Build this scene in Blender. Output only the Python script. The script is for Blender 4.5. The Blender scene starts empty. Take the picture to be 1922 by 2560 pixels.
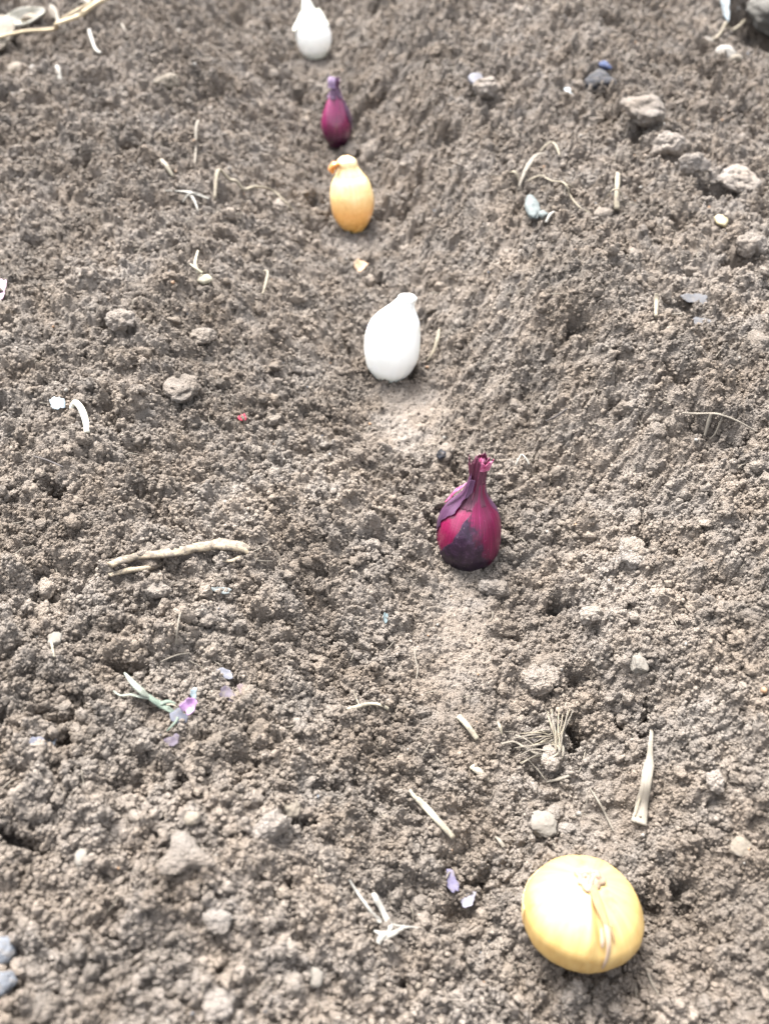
import bpy, bmesh, math, random
import numpy as np
from mathutils import Vector, Matrix, noise as mn

SC = bpy.context.scene
COL = SC.collection
R = math.radians

# ------------------------------------------------------------------ camera, sky, sun, exposure
CAM_H = 0.25
PITCH = R(47.0)                 # below the horizontal
FPX = 2130.0                    # focal length in photo pixels (photo 1922 x 2560)
cam_d = bpy.data.cameras.new('camera')
cam = bpy.data.objects.new('camera', cam_d)
COL.objects.link(cam)
cam.location = (0, 0, CAM_H)
cam.rotation_euler = (R(90) - PITCH, 0, 0)
cam_d.sensor_fit = 'VERTICAL'
cam_d.sensor_height = 36.0
cam_d.lens = 36.0 * FPX / 2560.0
cam_d.clip_start = 0.005
cam_d.clip_end = 200.0
cam_d.dof.use_dof = True
cam_d.dof.focus_distance = 0.295
cam_d.dof.aperture_fstop = 12.0
SC.camera = cam

SUN_EL, SUN_AZ = R(58), R(-25)   # azimuth from +Y towards +X
w = bpy.data.worlds.new('World'); SC.world = w; w.use_nodes = True
nt = w.node_tree
sky = nt.nodes.new('ShaderNodeTexSky'); sky.sky_type = 'NISHITA'; sky.sun_disc = False
sky.sun_elevation = SUN_EL; sky.sun_rotation = SUN_AZ
sky.air_density = 1.0; sky.dust_density = 6.0; sky.ozone_density = 1.0
hs = nt.nodes.new('ShaderNodeHueSaturation'); hs.inputs['Saturation'].default_value = 0.25
nt.links.new(sky.outputs[0], hs.inputs['Color'])
nt.links.new(hs.outputs[0], nt.nodes['Background'].inputs[0])
nt.nodes['Background'].inputs[1].default_value = 0.115
sd = bpy.data.lights.new('sun', 'SUN'); sd.energy = 1.8; sd.angle = R(28); sd.color = (1, .965, .92)
sun = bpy.data.objects.new('sun', sd); COL.objects.link(sun)
sdir = Vector((math.sin(SUN_AZ) * math.cos(SUN_EL), math.cos(SUN_AZ) * math.cos(SUN_EL), math.sin(SUN_EL)))
sun.rotation_euler = sdir.to_track_quat('Z', 'Y').to_euler()
sun.location = sdir * 3
SC.view_settings.view_transform = 'Standard'
SC.view_settings.look = 'None'
SC.view_settings.exposure = 2.63
SC.view_settings.gamma = 1.0

# ------------------------------------------------------------------ numpy noise
def table(seed, n=1):
    return np.random.RandomState(seed).rand(n, 256, 256).astype(np.float32)
_T = {}
def tb(seed, n):
    k = (seed, n)
    if k not in _T: _T[k] = table(seed, n)
    return _T[k]
def vn(x, y, cell, seed):
    """value noise, -1..1"""
    t = tb(seed, 1)[0]
    gx = x / cell + 1000.0; gy = y / cell + 1000.0
    ix = np.floor(gx).astype(np.int32); iy = np.floor(gy).astype(np.int32)
    fx = (gx - ix).astype(np.float32); fy = (gy - iy).astype(np.float32)
    fx = fx * fx * (3 - 2 * fx); fy = fy * fy * (3 - 2 * fy)
    a = t[ix & 255, iy & 255]; b = t[(ix + 1) & 255, iy & 255]
    c = t[ix & 255, (iy + 1) & 255]; d = t[(ix + 1) & 255, (iy + 1) & 255]
    return ((a * (1 - fx) + b * fx) * (1 - fy) + (c * (1 - fx) + d * fx) * fy) * 2 - 1
def fbm(x, y, cell, seed, n=3, g=.5):
    s = 0; a = 1; tot = 0
    for k in range(n):
        s = s + a * vn(x, y, cell, seed + k * 7); tot += a; a *= g; cell *= .47
    return s / tot
def lumps(x, y, cell, seed, rlo, rhi, prob, zj=.25, ecc=.35):
    """max over jittered ellipsoid caps, height in metres, 0 between them"""
    t = tb(seed, 6)
    gx = x / cell + 1000.0; gy = y / cell + 1000.0
    ix = np.floor(gx).astype(np.int32); iy = np.floor(gy).astype(np.int32)
    best = np.zeros_like(gx)
    for di in (-1, 0, 1):
        for dj in (-1, 0, 1):
            a = (ix + di) & 255; b = (iy + dj) & 255
            cx = ix + di + t[0][a, b]; cy = iy + dj + t[1][a, b]
            r = rlo + (rhi - rlo) * t[2][a, b]
            th = t[3][a, b] * 6.283
            dx = gx - cx; dy = gy - cy
            c_, s_ = np.cos(th), np.sin(th)
            u = dx * c_ + dy * s_; v = (dy * c_ - dx * s_) * (1 + ecc)
            d2 = (u * u + v * v) / (r * r)
            on = (t[4][a, b] < prob) & (d2 < 1)
            h = r * np.sqrt(np.clip(1 - d2, 0, 1)) * .9 + (t[5][a, b] - .5) * 2 * zj * r
            best = np.where(on & (h > best), h, best)
    return best * cell

# ------------------------------------------------------------------ where a picture pixel meets the bed
def ray(px, py):
    """px, py in the 1661 x 2212 frame"""
    k = 1922 / 1661.0
    u = (px * k - 961) / FPX; v = -(py * k - 1280) / FPX
    d = Vector((u, v, -1)); d.rotate(cam.rotation_euler); return d
def hit(px, py, fn=None):
    d = ray(px, py); o = cam.location
    fn = fn or macro
    a, b = .12, 1.5
    for n in (240, 24, 24):
        t = np.linspace(a, b, n)
        below = (o.z + d.z * t) < fn(o.x + d.x * t, o.y + d.y * t)
        i = int(np.argmax(below)) if below.any() else n - 1
        a, b = t[max(i - 1, 0)], t[i]
    return o + d * float((a + b) / 2)

FX = np.array([-.3, .078, .208, .3235, .464, .575, .7425, 1.6])
FC = np.array([.11, .054, .034, .004, -.019, -.031, -.058, -.2])
def fcx(y): return np.interp(y, FX, FC)
def sstep(t): t = np.clip(t, 0, 1); return t * t * (3 - 2 * t)

PITS = []      # filled below: x, y, rx, ry, depth
MOUNDS = []
COMPACT = []
def macro(x, y):
    x = np.asarray(x, dtype=np.float64); y = np.asarray(y, dtype=np.float64)
    d = x - fcx(y)
    wv = 1 + .25 * vn(x * 0, y, .09, 11)
    h = np.where(d < 0, .036 * sstep((-d - .006) / (.125 * wv)), .044 * sstep((d - .006) / (.088 * wv)))
    h = h - .016 * sstep((np.abs(d) - .16) / .18)
    h = h + .0060 * vn(x, y, .075, 21) * sstep(np.abs(d) / .05) + .0022 * vn(x, y, .032, 22) * sstep(.25 + np.abs(d) / .05)
    for (mx, my, rx, ry, dp) in MOUNDS:
        q = ((x - mx) / rx) ** 2 + ((y - my) / ry) ** 2
        h = h + dp * np.exp(-q * 1.2)
    return h
def macro1(x, y): return float(macro(np.array([x]), np.array([y]))[0])

def compact(x, y):
    """1 where the furrow bed has been pressed smooth"""
    c = np.zeros_like(x)
    for (mx, my, rx, ry, am) in COMPACT:
        q = ((x - mx) / rx) ** 2 + ((y - my) / ry) ** 2
        c = np.maximum(c, am * np.exp(-q * q * .8))
    return c
def surface(x, y, fine=True):
    x = np.asarray(x, dtype=np.float64); y = np.asarray(y, dtype=np.float64)
    wx = x + .0016 * vn(x, y, .006, 31) + .0008 * vn(x, y, .0026, 33)
    wy = y + .0016 * vn(x, y, .006, 32) + .0008 * vn(x, y, .0026, 34)
    k = 1 - .76 * compact(x, y)
    rough = .75 + .5 * sstep(.5 + vn(x, y, .05, 41))
    far = sstep((y - .30) / .30)       # pits and lumps deepened with distance to add dark shaded gaps
    h = macro(x, y)
    pit = fbm(x, y, .021, 51, 3)
    h = h + .0028 * fbm(x, y, .02, 61, 3) * k - (.0055 + .006 * far) * sstep((pit - .26) / .30) * k
    h = h + k * rough * .55 * lumps(wx, wy, .017, 71, .25, .6, .42)
    h = h + k * (.85 + .45 * far) * lumps(wx, wy, .0075, 72, .3, .62, .6)
    h = h + k * (1.15 + .35 * far) * lumps(wx, wy, .0040, 73, .35, .66, .8)
    pw = .0030 * vn(x, y, .009, 36) + .0018 * vn(x, y, .004, 37); pz = .0030 * vn(x, y, .009, 38) + .0018 * vn(x, y, .004, 39)
    for (mx, my, rx, ry, dp) in PITS:
        q = ((x + pw - mx) / (rx * .60)) ** 2 + ((y + pz - my) / (ry * .62)) ** 2
        h = h - dp * .85 * sstep((1.45 - q) / 1.1)
    if fine:
        k2 = .35 + .65 * k
        h = h + k2 * 1.25 * lumps(x + .0004 * vn(x, y, .0015, 35), y, .0021, 74, .38, .66, .88)
        h = h + k2 * .8 * lumps(x, y, .00105, 75, .38, .7, .95)
    return h
def surf1(x, y): return float(surface(np.array([x]), np.array([y]), False)[0])

def pt(px, py): p = hit(px, py); return p.x, p.y
for (px, py, r, ry, dp) in [
    (1240, 1595, .0055, .013, .016), (1390, 1545, .0035, .012, .016), (1222, 70, .008, .007, .014), (795, 88, .009, .008, .016),
    (20, 205, .016, .013, .02), (1550, 405, .02, .012, .018), (288, 1440, .009, .007, .012), (112, 1072, .01, .009, .013),
    (1316, 897, .005, .005, .012), (1062, 238, .014, .009, .018), (1362, 312, .012, .009, .018), (485, 518, .008, .008, .012),
    (478, 372, .008, .008, .012), (505, 270, .01, .008, .012), (1300, 215, .014, .009, .017), (1210, 1300, .008, .004, .01),
    (560, 905, .008, .006, .012), (1260, 1480, .006, .006, .010), (155, 1620, .006, .005, .01), (40, 1830, .008, .006, .012),
    (1450, 850, .01, .006, .012), (1150, 425, .012, .008, .008), (1590, 575, .012, .01, .015), (1635, 300, .012, .01, .012),
    (260, 720, .014, .008, .014), (1330, 1570, .004, .006, .01), (1620, 90, .035, .05, .03), (870, 2130, .005, .004, .008),
    (1465, 500, .01, .006, .010), (1490, 1960, .006, .01, .010), (1255, 720, .008, .006, .009), (30, 1540, .006, .005, .009),
    (400, 1690, .005, .004, .008), (655, 1790, .005, .003, .010), (640, 1910, .004, .003, .009), (1380, 1185, .006, .006, .01),
    (1404, 1985, .006, .010, .009), (1104, 1160, .004, .008, .008), (708, 470, .006, .010, .008), (930, 1160, .003, .006, .007), (785, 800, .003, .008, .006), (895, 815, .004, .006, .006), (768, 275, .006, .012, .010), (688, 290, .005, .010, .008)]:
    x, y = pt(px, py); PITS.append((x, y, r, ry, dp))
for (px, py, r, ry, dp) in [(1390, 830, .035, .03, .010), (1230, 640, .03, .03, .008), (700, 1100, .035, .03, .006), (250, 640, .05, .04, .008),
    (500, 1880, .022, .02, .004), (1120, 1450, .012, .012, .004), (1330, 1430, .012, .012, .007), (60, 60, .05, .06, -.02), (1590, 30, .05, .05, .02)]:
    x, y = pt(px, py); MOUNDS.append((x, y, r, ry, dp))
for (bx, by, br) in ((.054, .078, .019), (.034, .208, .015), (.004, .3235, .015), (-.019, .464, .015), (-.031, .575, .013), (-.058, .7425, .016)):
    MOUNDS.append((bx, by, br, br, .0018))
for (px, py, r, ry, dp) in [(1000, 1330, .011, .022, 1.), (960, 1450, .010, .018, .9), (985, 1540, .009, .014, .8), (1020, 1260, .012, .010, .9), (860, 850, .014, .014, .8), (880, 900, .018, .026, .95), (1015, 1215, .012, .012, .8),
    (780, 520, .016, .02, .7), (740, 340, .02, .02, .7), (1290, 1760, .010, .014, .7), (560, 1960, .02, .02, .12), (690, 140, .02, .03, .6)]:
    x, y = pt(px, py); COMPACT.append((x, y, r * 1.15, ry * 1.1, dp))

# ------------------------------------------------------------------ helpers
def link(name, me, mat=None, parent=None, smooth=True):
    o = bpy.data.objects.new(name, me); COL.objects.link(o)
    if mat is not None:
        for m in (mat if isinstance(mat, (list, tuple)) else [mat]): me.materials.append(m)
    if parent is not None: o.parent = parent
    if smooth: me.shade_smooth()
    return o
def tag(o, label=None, cat=None, group=None, kind=None):
    if label: o['label'] = label
    if cat: o['category'] = cat
    if group: o['group'] = group
    if kind: o['kind'] = kind
    return o
def thing(name, label, cat, loc, group=None):
    o = bpy.data.objects.new(name, None); COL.objects.link(o); o.location = loc
    o.empty_display_size = .01
    return tag(o, label, cat, group)
def np_mesh(name, V, F):
    """V n x 3, F m x 3 or m x 4"""
    me = bpy.data.meshes.new(name)
    V = np.ascontiguousarray(V, dtype=np.float32); F = np.ascontiguousarray(F, dtype=np.int32)
    m, k = F.shape
    me.vertices.add(len(V)); me.vertices.foreach_set('co', V.ravel())
    me.loops.add(m * k); me.loops.foreach_set('vertex_index', F.ravel())
    me.polygons.add(m)
    me.polygons.foreach_set('loop_start', np.arange(0, m * k, k, dtype=np.int32))
    me.polygons.foreach_set('loop_total', np.full(m, k, dtype=np.int32))
    me.update(calc_edges=True)
    return me
def grid_faces(nr, nc):
    i = np.arange(nr - 1)[:, None] * nc + np.arange(nc - 1)[None, :]
    i = i.ravel()
    return np.stack([i, i + 1, i + nc + 1, i + nc], 1)

# ------------------------------------------------------------------ material helpers
def mat_new(name):
    m = bpy.data.materials.new(name); m.use_nodes = True
    return m, m.node_tree, m.node_tree.nodes['Principled BSDF']
def N(t, kind, **kw):
    n = t.nodes.new(kind)
    for k, v in kw.items():
        if k.startswith('i_'): n.inputs[k[2:].replace('_', ' ')].default_value = v
        else: setattr(n, k, v)
    return n
def ramp(t, stops, fac=None):
    r = t.nodes.new('ShaderNodeValToRGB')
    while len(r.color_ramp.elements) < len(stops): r.color_ramp.elements.new(.5)
    for e, (p, c) in zip(r.color_ramp.elements, stops):
        e.position = p; e.color = (c[0], c[1], c[2], 1)
    if fac is not None: t.links.new(fac, r.inputs[0])
    return r
def mixc(t, fac, a, b, mode='MIX'):
    m = t.nodes.new('ShaderNodeMix'); m.data_type = 'RGBA'; m.blend_type = mode
    for s, v in ((0, fac), (6, a), (7, b)):
        if hasattr(v, 'default_value') or hasattr(v, 'links'): t.links.new(v, m.inputs[s])
        elif isinstance(v, (int, float)): m.inputs[s].default_value = v
        else: m.inputs[s].default_value = (v[0], v[1], v[2], 1)
    return m.outputs[2]
def noise_n(t, vec, scale, detail=4, rough=.55, dist=0):
    n = N(t, 'ShaderNodeTexNoise'); n.inputs['Scale'].default_value = scale
    n.inputs['Detail'].default_value = detail; n.inputs['Roughness'].default_value = rough
    n.inputs['Distortion'].default_value = dist
    t.links.new(vec, n.inputs['Vector']); return n.outputs['Fac']
def bump(t, bsdf, hsock, dist, strength=1.0):
    b = N(t, 'ShaderNodeBump'); b.inputs['Distance'].default_value = dist; b.inputs['Strength'].default_value = strength
    t.links.new(hsock, b.inputs['Height']); t.links.new(b.outputs[0], bsdf.inputs['Normal'])
def mapv(t, src, scale):
    m = N(t, 'ShaderNodeMapping'); m.inputs['Scale'].default_value = scale
    t.links.new(src, m.inputs['Vector']); return m.outputs[0]

def soil_color(t, geo, base=((.088, .075, .063), (.153, .133, .115), (.224, .199, .175))):
    pos = geo.outputs['Position']
    n1 = noise_n(t, pos, 28, 5, .6)
    n2 = noise_n(t, pos, 420, 4, .6)
    n3 = noise_n(t, pos, 1600, 2, .6)
    a = N(t, 'ShaderNodeMath', operation='MULTIPLY_ADD'); a.inputs[1].default_value = .5
    t.links.new(n1, a.inputs[0]); 
    b = N(t, 'ShaderNodeMath', operation='MULTIPLY_ADD'); b.inputs[1].default_value = .35
    t.links.new(n2, b.inputs[0]); b.inputs[2].default_value = 0
    t.links.new(b.outputs[0], a.inputs[2])
    c = N(t, 'ShaderNodeMath', operation='MULTIPLY_ADD'); c.inputs[1].default_value = .3
    t.links.new(n3, c.inputs[0]); t.links.new(a.outputs[0], c.inputs[2])
    r = ramp(t, [(.38, base[0]), (.58, base[1]), (.78, base[2])], c.outputs[0])
    # faint warm / cool mineral drift
    n4 = noise_n(t, pos, 60, 3, .5, .5)
    drift = ramp(t, [(.35, (1.03, .99, .95)), (.65, (.98, 1.0, 1.03))], n4)
    out = mixc(t, 1.0, r.outputs[0], drift.outputs[0], 'MULTIPLY')
    damp = ramp(t, [(.40, (.86, .85, .84)), (.60, (1.05, 1.05, 1.05))], noise_n(t, pos, 16, 4, .6, .6))
    out = mixc(t, 1.0, out, damp.outputs[0], 'MULTIPLY')
    return out
def mat_soil(name='soil', island=0.0, disp=True, base=None):
    m, t, b = mat_new(name)
    geo = N(t, 'ShaderNodeNewGeometry')
    col = soil_color(t, geo, base) if base else soil_color(t, geo)
    if island:
        rr = ramp(t, [(0, (1 - island, 1 - island, 1 - island)), (.5, (1, .99, .97)), (1, (1 + island, 1 + island * .95, 1 + island * .85))], geo.outputs['Random Per Island'])
        col = mixc(t, 1.0, col, rr.outputs[0], 'MULTIPLY')
    t.links.new(col, b.inputs['Base Color'])
    b.inputs['Roughness'].default_value = .95
    b.inputs['Specular IOR Level'].default_value = .15
    pos = geo.outputs['Position']
    n = noise_n(t, pos, 1500, 5, .7)
    v = N(t, 'ShaderNodeTexVoronoi', feature='F1'); v.inputs['Scale'].default_value = 1500
    t.links.new(pos, v.inputs['Vector'])
    s = N(t, 'ShaderNodeMath', operation='SUBTRACT'); t.links.new(n, s.inputs[0])
    t.links.new(v.outputs['Distance'], s.inputs[1])
    bump(t, b, s.outputs[0], .0006, .9)
    return m
M_SOIL = mat_soil('soil')
M_CRUMB = mat_soil('soil_crumb', .16)

# ------------------------------------------------------------------ the bed: one finely modelled sheet, and a wide coarse field around it
def build_bed():
    f = 852.0
    pxs = .62
    ys = [-.10]
    while ys[-1] < 1.5:
        y = ys[-1]
        h = CAM_H - .018
        # distance per pixel row on level ground
        yy = max(y, .0)
        d2 = yy * yy + h * h
        step = pxs * d2 / (f * h) * 1.15
        if y < .02: step = .0006
        if y < .93: step = min(step, .00062)
        else: step = min(step * 1.4, .004)
        ys.append(y + step)
    ys = np.array(ys)
    nc = 1330
    u = np.linspace(-1, 1, nc)
    z = ys * math.cos(PITCH) + (CAM_H - .02) * math.sin(PITCH)     # depth along the axis
    half = (961 / FPX) * np.maximum(z, .16) * 1.22 + .012
    Y = np.repeat(ys[:, None], nc, 1)
    X = half[:, None] * u[None, :]
    H = surface(X, Y)
    # fade to the coarse field at the rim
    V = np.stack([X, Y, H], -1)
    nr = len(ys)
    print('bed', nr, nc)
    global BED
    BED = V
    me = np_mesh('soil_bed', V.reshape(-1, 3), grid_faces(nr, nc))
    o = link('ground', me, M_SOIL)
    tag(o, 'crumbly grey brown garden soil raked into a shallow planting furrow', None, None, 'structure')
    # wide field
    a = np.concatenate([-np.geomspace(30, .6, 40), np.linspace(-.58, .58, 160), np.geomspace(.6, 30, 40)])
    b = np.concatenate([-np.geomspace(30, .3, 40), np.linspace(-.28, 1.75, 260), np.geomspace(1.8, 30, 40)])
    Xf, Yf = np.meshgrid(a, b)
    hf = macro(Xf, Yf) + .004 * fbm(Xf, Yf, .03, 61, 3) + .004
    zz = Yf * math.cos(PITCH) + (CAM_H - .02) * math.sin(PITCH)
    hw = (961 / FPX) * np.maximum(zz, .16) * 1.22 + .012
    inside = (np.abs(Xf) < hw - .012) & (Yf > -.085) & (Yf < 1.48)
    hf = np.where(inside, hf - .03, hf)
    me = np_mesh('soil_field', np.stack([Xf, Yf, hf], -1).reshape(-1, 3), grid_faces(len(b), len(a)))
    o = link('ground_field', me, M_SOIL)
    tag(o, 'bare brown soil of the wider garden plot around the bed', None, None, 'structure')
build_bed()

# ------------------------------------------------------------------ lumpy unit stones/crumbs
def ico(sub):
    bm = bmesh.new(); bmesh.ops.create_icosphere(bm, subdivisions=sub, radius=1)
    V = np.array([v.co[:] for v in bm.verts]); F = np.array([[v.index for v in f.verts] for f in bm.faces])
    bm.free(); return V, F
def lumpy(sub, seed, amp=.22, cuts=5, freq=1.4, det=.08):
    V, F = ico(sub); rs = random.Random(seed)
    off = Vector((rs.uniform(-50, 50), rs.uniform(-50, 50), rs.uniform(-50, 50)))
    V = V.copy()
    pl = []
    for _ in range(cuts):
        n = Vector((rs.gauss(0, 1), rs.gauss(0, 1), rs.gauss(0, 1))).normalized(); pl.append((np.array(n), rs.uniform(.62, .9)))
    for (n, d) in pl:
        s = V @ n
        over = np.clip(s - d, 0, None)
        V = V - over[:, None] * n[None, :] * .85
    for i in range(len(V)):
        v = Vector(V[i]); q = v * freq + off
        k = 1 + amp * mn.noise(q) + det * mn.noise(v * freq * 3.1 + off) + det * .5 * mn.noise(v * freq * 7 + off)
        V[i] *= k
    return V, F

def rot_mats(n, rs):
    q = rs.randn(n, 4); q /= np.linalg.norm(q, axis=1)[:, None]
    a, b, c, d = q.T
    return np.stack([np.stack([1 - 2 * (c * c + d * d), 2 * (b * c - a * d), 2 * (b * d + a * c)], -1),
                     np.stack([2 * (b * c + a * d), 1 - 2 * (b * b + d * d), 2 * (c * d - a * b)], -1),
                     np.stack([2 * (b * d - a * c), 2 * (c * d + a * b), 1 - 2 * (b * b + c * c)], -1)], 1)
def scatter():
    rs = np.random.RandomState(5)
    V = BED
    e1 = V[1:, :-1] - V[:-1, :-1]; e2 = V[:-1, 1:] - V[:-1, :-1]
    nn = np.cross(e2, e1); area = np.linalg.norm(nn, axis=-1)
    nn = nn / np.maximum(area, 1e-12)[..., None]
    c0 = V[:-1, :-1]
    yy = c0[..., 1]
    zd = yy * math.cos(PITCH) + (CAM_H - c0[..., 2]) * math.sin(PITCH)
    def draw(n, wgt):
        p = (area * wgt).ravel(); cs = np.cumsum(p); cs /= cs[-1]
        return np.searchsorted(cs, rs.uniform(0, 1, n)).clip(0, len(p) - 1)
    infr = (yy > -.03) & (yy < .98)
    ring = 0
    for (bx, by, br) in ((.054, .078, .0165), (.034, .208, .0115), (.004, .3235, .0125), (-.019, .464, .0125), (-.031, .575, .0105), (-.058, .7425, .013)):
        dd = np.sqrt((c0[..., 0] - bx) ** 2 + (yy - by) ** 2); ring = ring + 5 * np.exp(-((dd - br) / .0035) ** 2)
    steep = 1 + ring + 1.6 * np.clip(1.2 - np.abs(nn[..., 2]) * 2, 0, 1)
    ia = draw(260000, infr * steep); ra = np.clip(.00060 * np.exp(rs.randn(len(ia)) * .42), .0003, .0030)
    ib = draw(210000, infr * steep / np.maximum(zd, .15) ** 2.5); rb = np.clip(.00045 * np.exp(rs.randn(len(ib)) * .36), .00025, .0030)
    ic = draw(3000, infr * 1.); rc = np.clip(.0017 * np.exp(rs.randn(len(ic)) * .34), .0012, .0042)
    idx = np.concatenate([ia, ib, ic]); r = np.concatenate([ra, rb, rc])
    u1 = rs.uniform(0, 1, len(idx))[:, None]; u2 = rs.uniform(0, 1, len(idx))[:, None]
    P0 = c0.reshape(-1, 3)[idx] + e1.reshape(-1, 3)[idx] * u1 + e2.reshape(-1, 3)[idx] * u2
    Nn = nn.reshape(-1, 3)[idx]
    if Nn[:, 2].mean() < 0: Nn = -Nn
    z = P0[:, 1] * math.cos(PITCH) + (CAM_H - P0[:, 2]) * math.sin(PITCH)
    c = compact(P0[:, 0], P0[:, 1]); px = r * 852 / z
    dens = .6 + .4 * sstep(.5 + vn(P0[:, 0], P0[:, 1], .02, 91))
    k = (rs.uniform(0, 1, len(r)) < dens * (1 - .6 * c)) & (px > .6) & ~((c > .35) & (r > .0010))
    P0, Nn, r, z, px = P0[k], Nn[k], r[k], z[k], px[k]
    P0 = P0 + Nn * (r * rs.uniform(-.25, .75, len(r)) - .4 * r * (r > .0013))[:, None]
    x, y, zc = P0[:, 0], P0[:, 1], P0[:, 2]
    print('crumbs', len(x))
    VV = []; FF = []; base = 0
    small = [lumpy(2, 100 + i, .3, 8, 1.3, .2) for i in range(20)]
    def cl(sub, sd):
        V, F = lumpy(sub, sd, .35, 5, 1.3, .1); out = V.copy(); off = Vector((sd, 2, 3))
        for i in range(len(V)):
            d, _ = mn.voronoi(Vector(V[i]) / .62 + off); d2, _ = mn.voronoi(Vector(V[i]) / .27 + off)
            out[i] = V[i] * (.82 + .42 * max(0, 1 - (d[0] / .75) ** 2) ** .5 + .14 * max(0, 1 - (d2[0] / .75) ** 2) ** .5)
        return out, F
    big = [cl(3, 200 + i) for i in range(12)]
    huge = [cl(4, 240 + i) for i in range(12)]
    Rm = rot_mats(len(x), rs)
    sc = np.stack([r * rs.uniform(.8, 1.3, len(x)), r * rs.uniform(.75, 1.2, len(x)), r * rs.uniform(.6, 1.0, len(x))], -1)
    var = rs.randint(0, 1000, len(x))
    tiny = [lumpy(1, 150 + i, .3, 3, 1.2, .1) for i in range(14)]
    for lst, sel in ((tiny, px <= 1.5), (small, (px > 1.5) & (px <= 4)), (big, (px > 4) & (px <= 7)), (huge, px > 7)):
        for i, (V, F) in enumerate(lst):
            idx = np.where(sel & (var % len(lst) == i))[0]
            if not len(idx): continue
            P = V[None, :, :] * sc[idx][:, None, :]
            P = np.einsum('nij,nkj->nki', Rm[idx], P)
            P[..., 0] += x[idx][:, None]; P[..., 1] += y[idx][:, None]; P[..., 2] += zc[idx][:, None]
            f = F[None] + (np.arange(len(idx)) * len(V))[:, None, None] + base
            VV.append(P.reshape(-1, 3)); FF.append(f.reshape(-1, 3)); base += len(idx) * len(V)
    me = np_mesh('soil_crumbs', np.concatenate(VV), np.concatenate(FF))
    o = link('soil_crumbs', me, M_CRUMB)
    tag(o, 'loose fine crumbs of dry grey brown soil scattered over the bed', None, None, 'stuff')
scatter()
#@@OBJECTS@@
# ------------------------------------------------------------------ materials of the things
def dim(c, k=.76): return tuple(v * k for v in c)
def st_attr(t):
    a = N(t, 'ShaderNodeAttribute', attribute_name='st'); return a.outputs['Vector']
def zof(t, v):
    s = N(t, 'ShaderNodeSeparateXYZ'); t.links.new(v, s.inputs[0]); return s.outputs[2]
def skin_mat(name, cols, tcols, rough=.35, coat=.25, vein=(9, 9, .9), spots=None, veinamt=.5, sss=0, dirt=.25, bumpd=.00012):
    """cols: ramp along the vein noise; tcols: multiply ramp from root plate to neck"""
    m, t, b = mat_new(name)
    st = st_attr(t); tc = N(t, 'ShaderNodeTexCoord')
    v1 = noise_n(t, mapv(t, st, vein), 2.2, 5, .62, .25)
    base = ramp(t, cols if cols[0][1][0] > .65 else [(p, dim(c)) for p, c in cols], v1)
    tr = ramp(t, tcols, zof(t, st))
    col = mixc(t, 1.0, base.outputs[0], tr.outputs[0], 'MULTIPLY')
    geo = N(t, 'ShaderNodeNewGeometry')
    blot = noise_n(t, geo.outputs['Position'], 130, 4, .6)
    if spots:
        sr = ramp(t, [(spots[1], (0, 0, 0)), (spots[1] + .08, (1, 1, 1))], blot)
        f = N(t, 'ShaderNodeMath', operation='MULTIPLY'); f.inputs[1].default_value = spots[2]
        t.links.new(sr.outputs[0], f.inputs[0])
        col = mixc(t, f.outputs[0], col, spots[0])
    if dirt:
        d = noise_n(t, geo.outputs['Position'], 1400, 3, .7)
        dr = ramp(t, [(.66, (0, 0, 0)), (.74, (1, 1, 1))], d)
        f = N(t, 'ShaderNodeMath', operation='MULTIPLY'); f.inputs[1].default_value = dirt
        t.links.new(dr.outputs[0], f.inputs[0])
        col = mixc(t, f.outputs[0], col, (.16, .135, .115))
    t.links.new(col, b.inputs['Base Color'])
    rn = noise_n(t, geo.outputs['Position'], 300, 3, .6)
    mr = N(t, 'ShaderNodeMapRange'); mr.inputs['To Min'].default_value = rough - .08; mr.inputs['To Max'].default_value = rough + .15
    t.links.new(rn, mr.inputs['Value']); t.links.new(mr.outputs[0], b.inputs['Roughness'])
    b.inputs['Coat Weight'].default_value = coat; b.inputs['Coat Roughness'].default_value = .28
    if sss:
        b.inputs['Subsurface Weight'].default_value = sss; b.inputs['Subsurface Radius'].default_value = (.004, .003, .002)
        b.inputs['Subsurface Scale'].default_value = 1.0
    bump(t, b, v1, bumpd, .7)
    return m
def dry_mat(name, lo, hi, dirt=.5, dirtcol=(.10, .085, .07), freq=(14, 14, 120), rough=.75):
    m, t, b = mat_new(name)
    st = st_attr(t); geo = N(t, 'ShaderNodeNewGeometry')
    v1 = noise_n(t, mapv(t, st, freq), 1.0, 5, .65, .2)
    base = ramp(t, [(.35, dim(lo)), (.65, dim(hi))], v1)
    d = noise_n(t, geo.outputs['Position'], 420, 5, .75)
    dr = ramp(t, [(.62 - .15 * dirt, (0, 0, 0)), (.68 - .15 * dirt, (1, 1, 1))], d)
    f = N(t, 'ShaderNodeMath', operation='MULTIPLY'); f.inputs[1].default_value = dirt
    t.links.new(dr.outputs[0], f.inputs[0])
    t.links.new(mixc(t, f.outputs[0], base.outputs[0], dirtcol), b.inputs['Base Color'])
    b.inputs['Roughness'].default_value = rough; b.inputs['Specular IOR Level'].default_value = .3
    bump(t, b, v1, .0002, .6)
    return m
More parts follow.
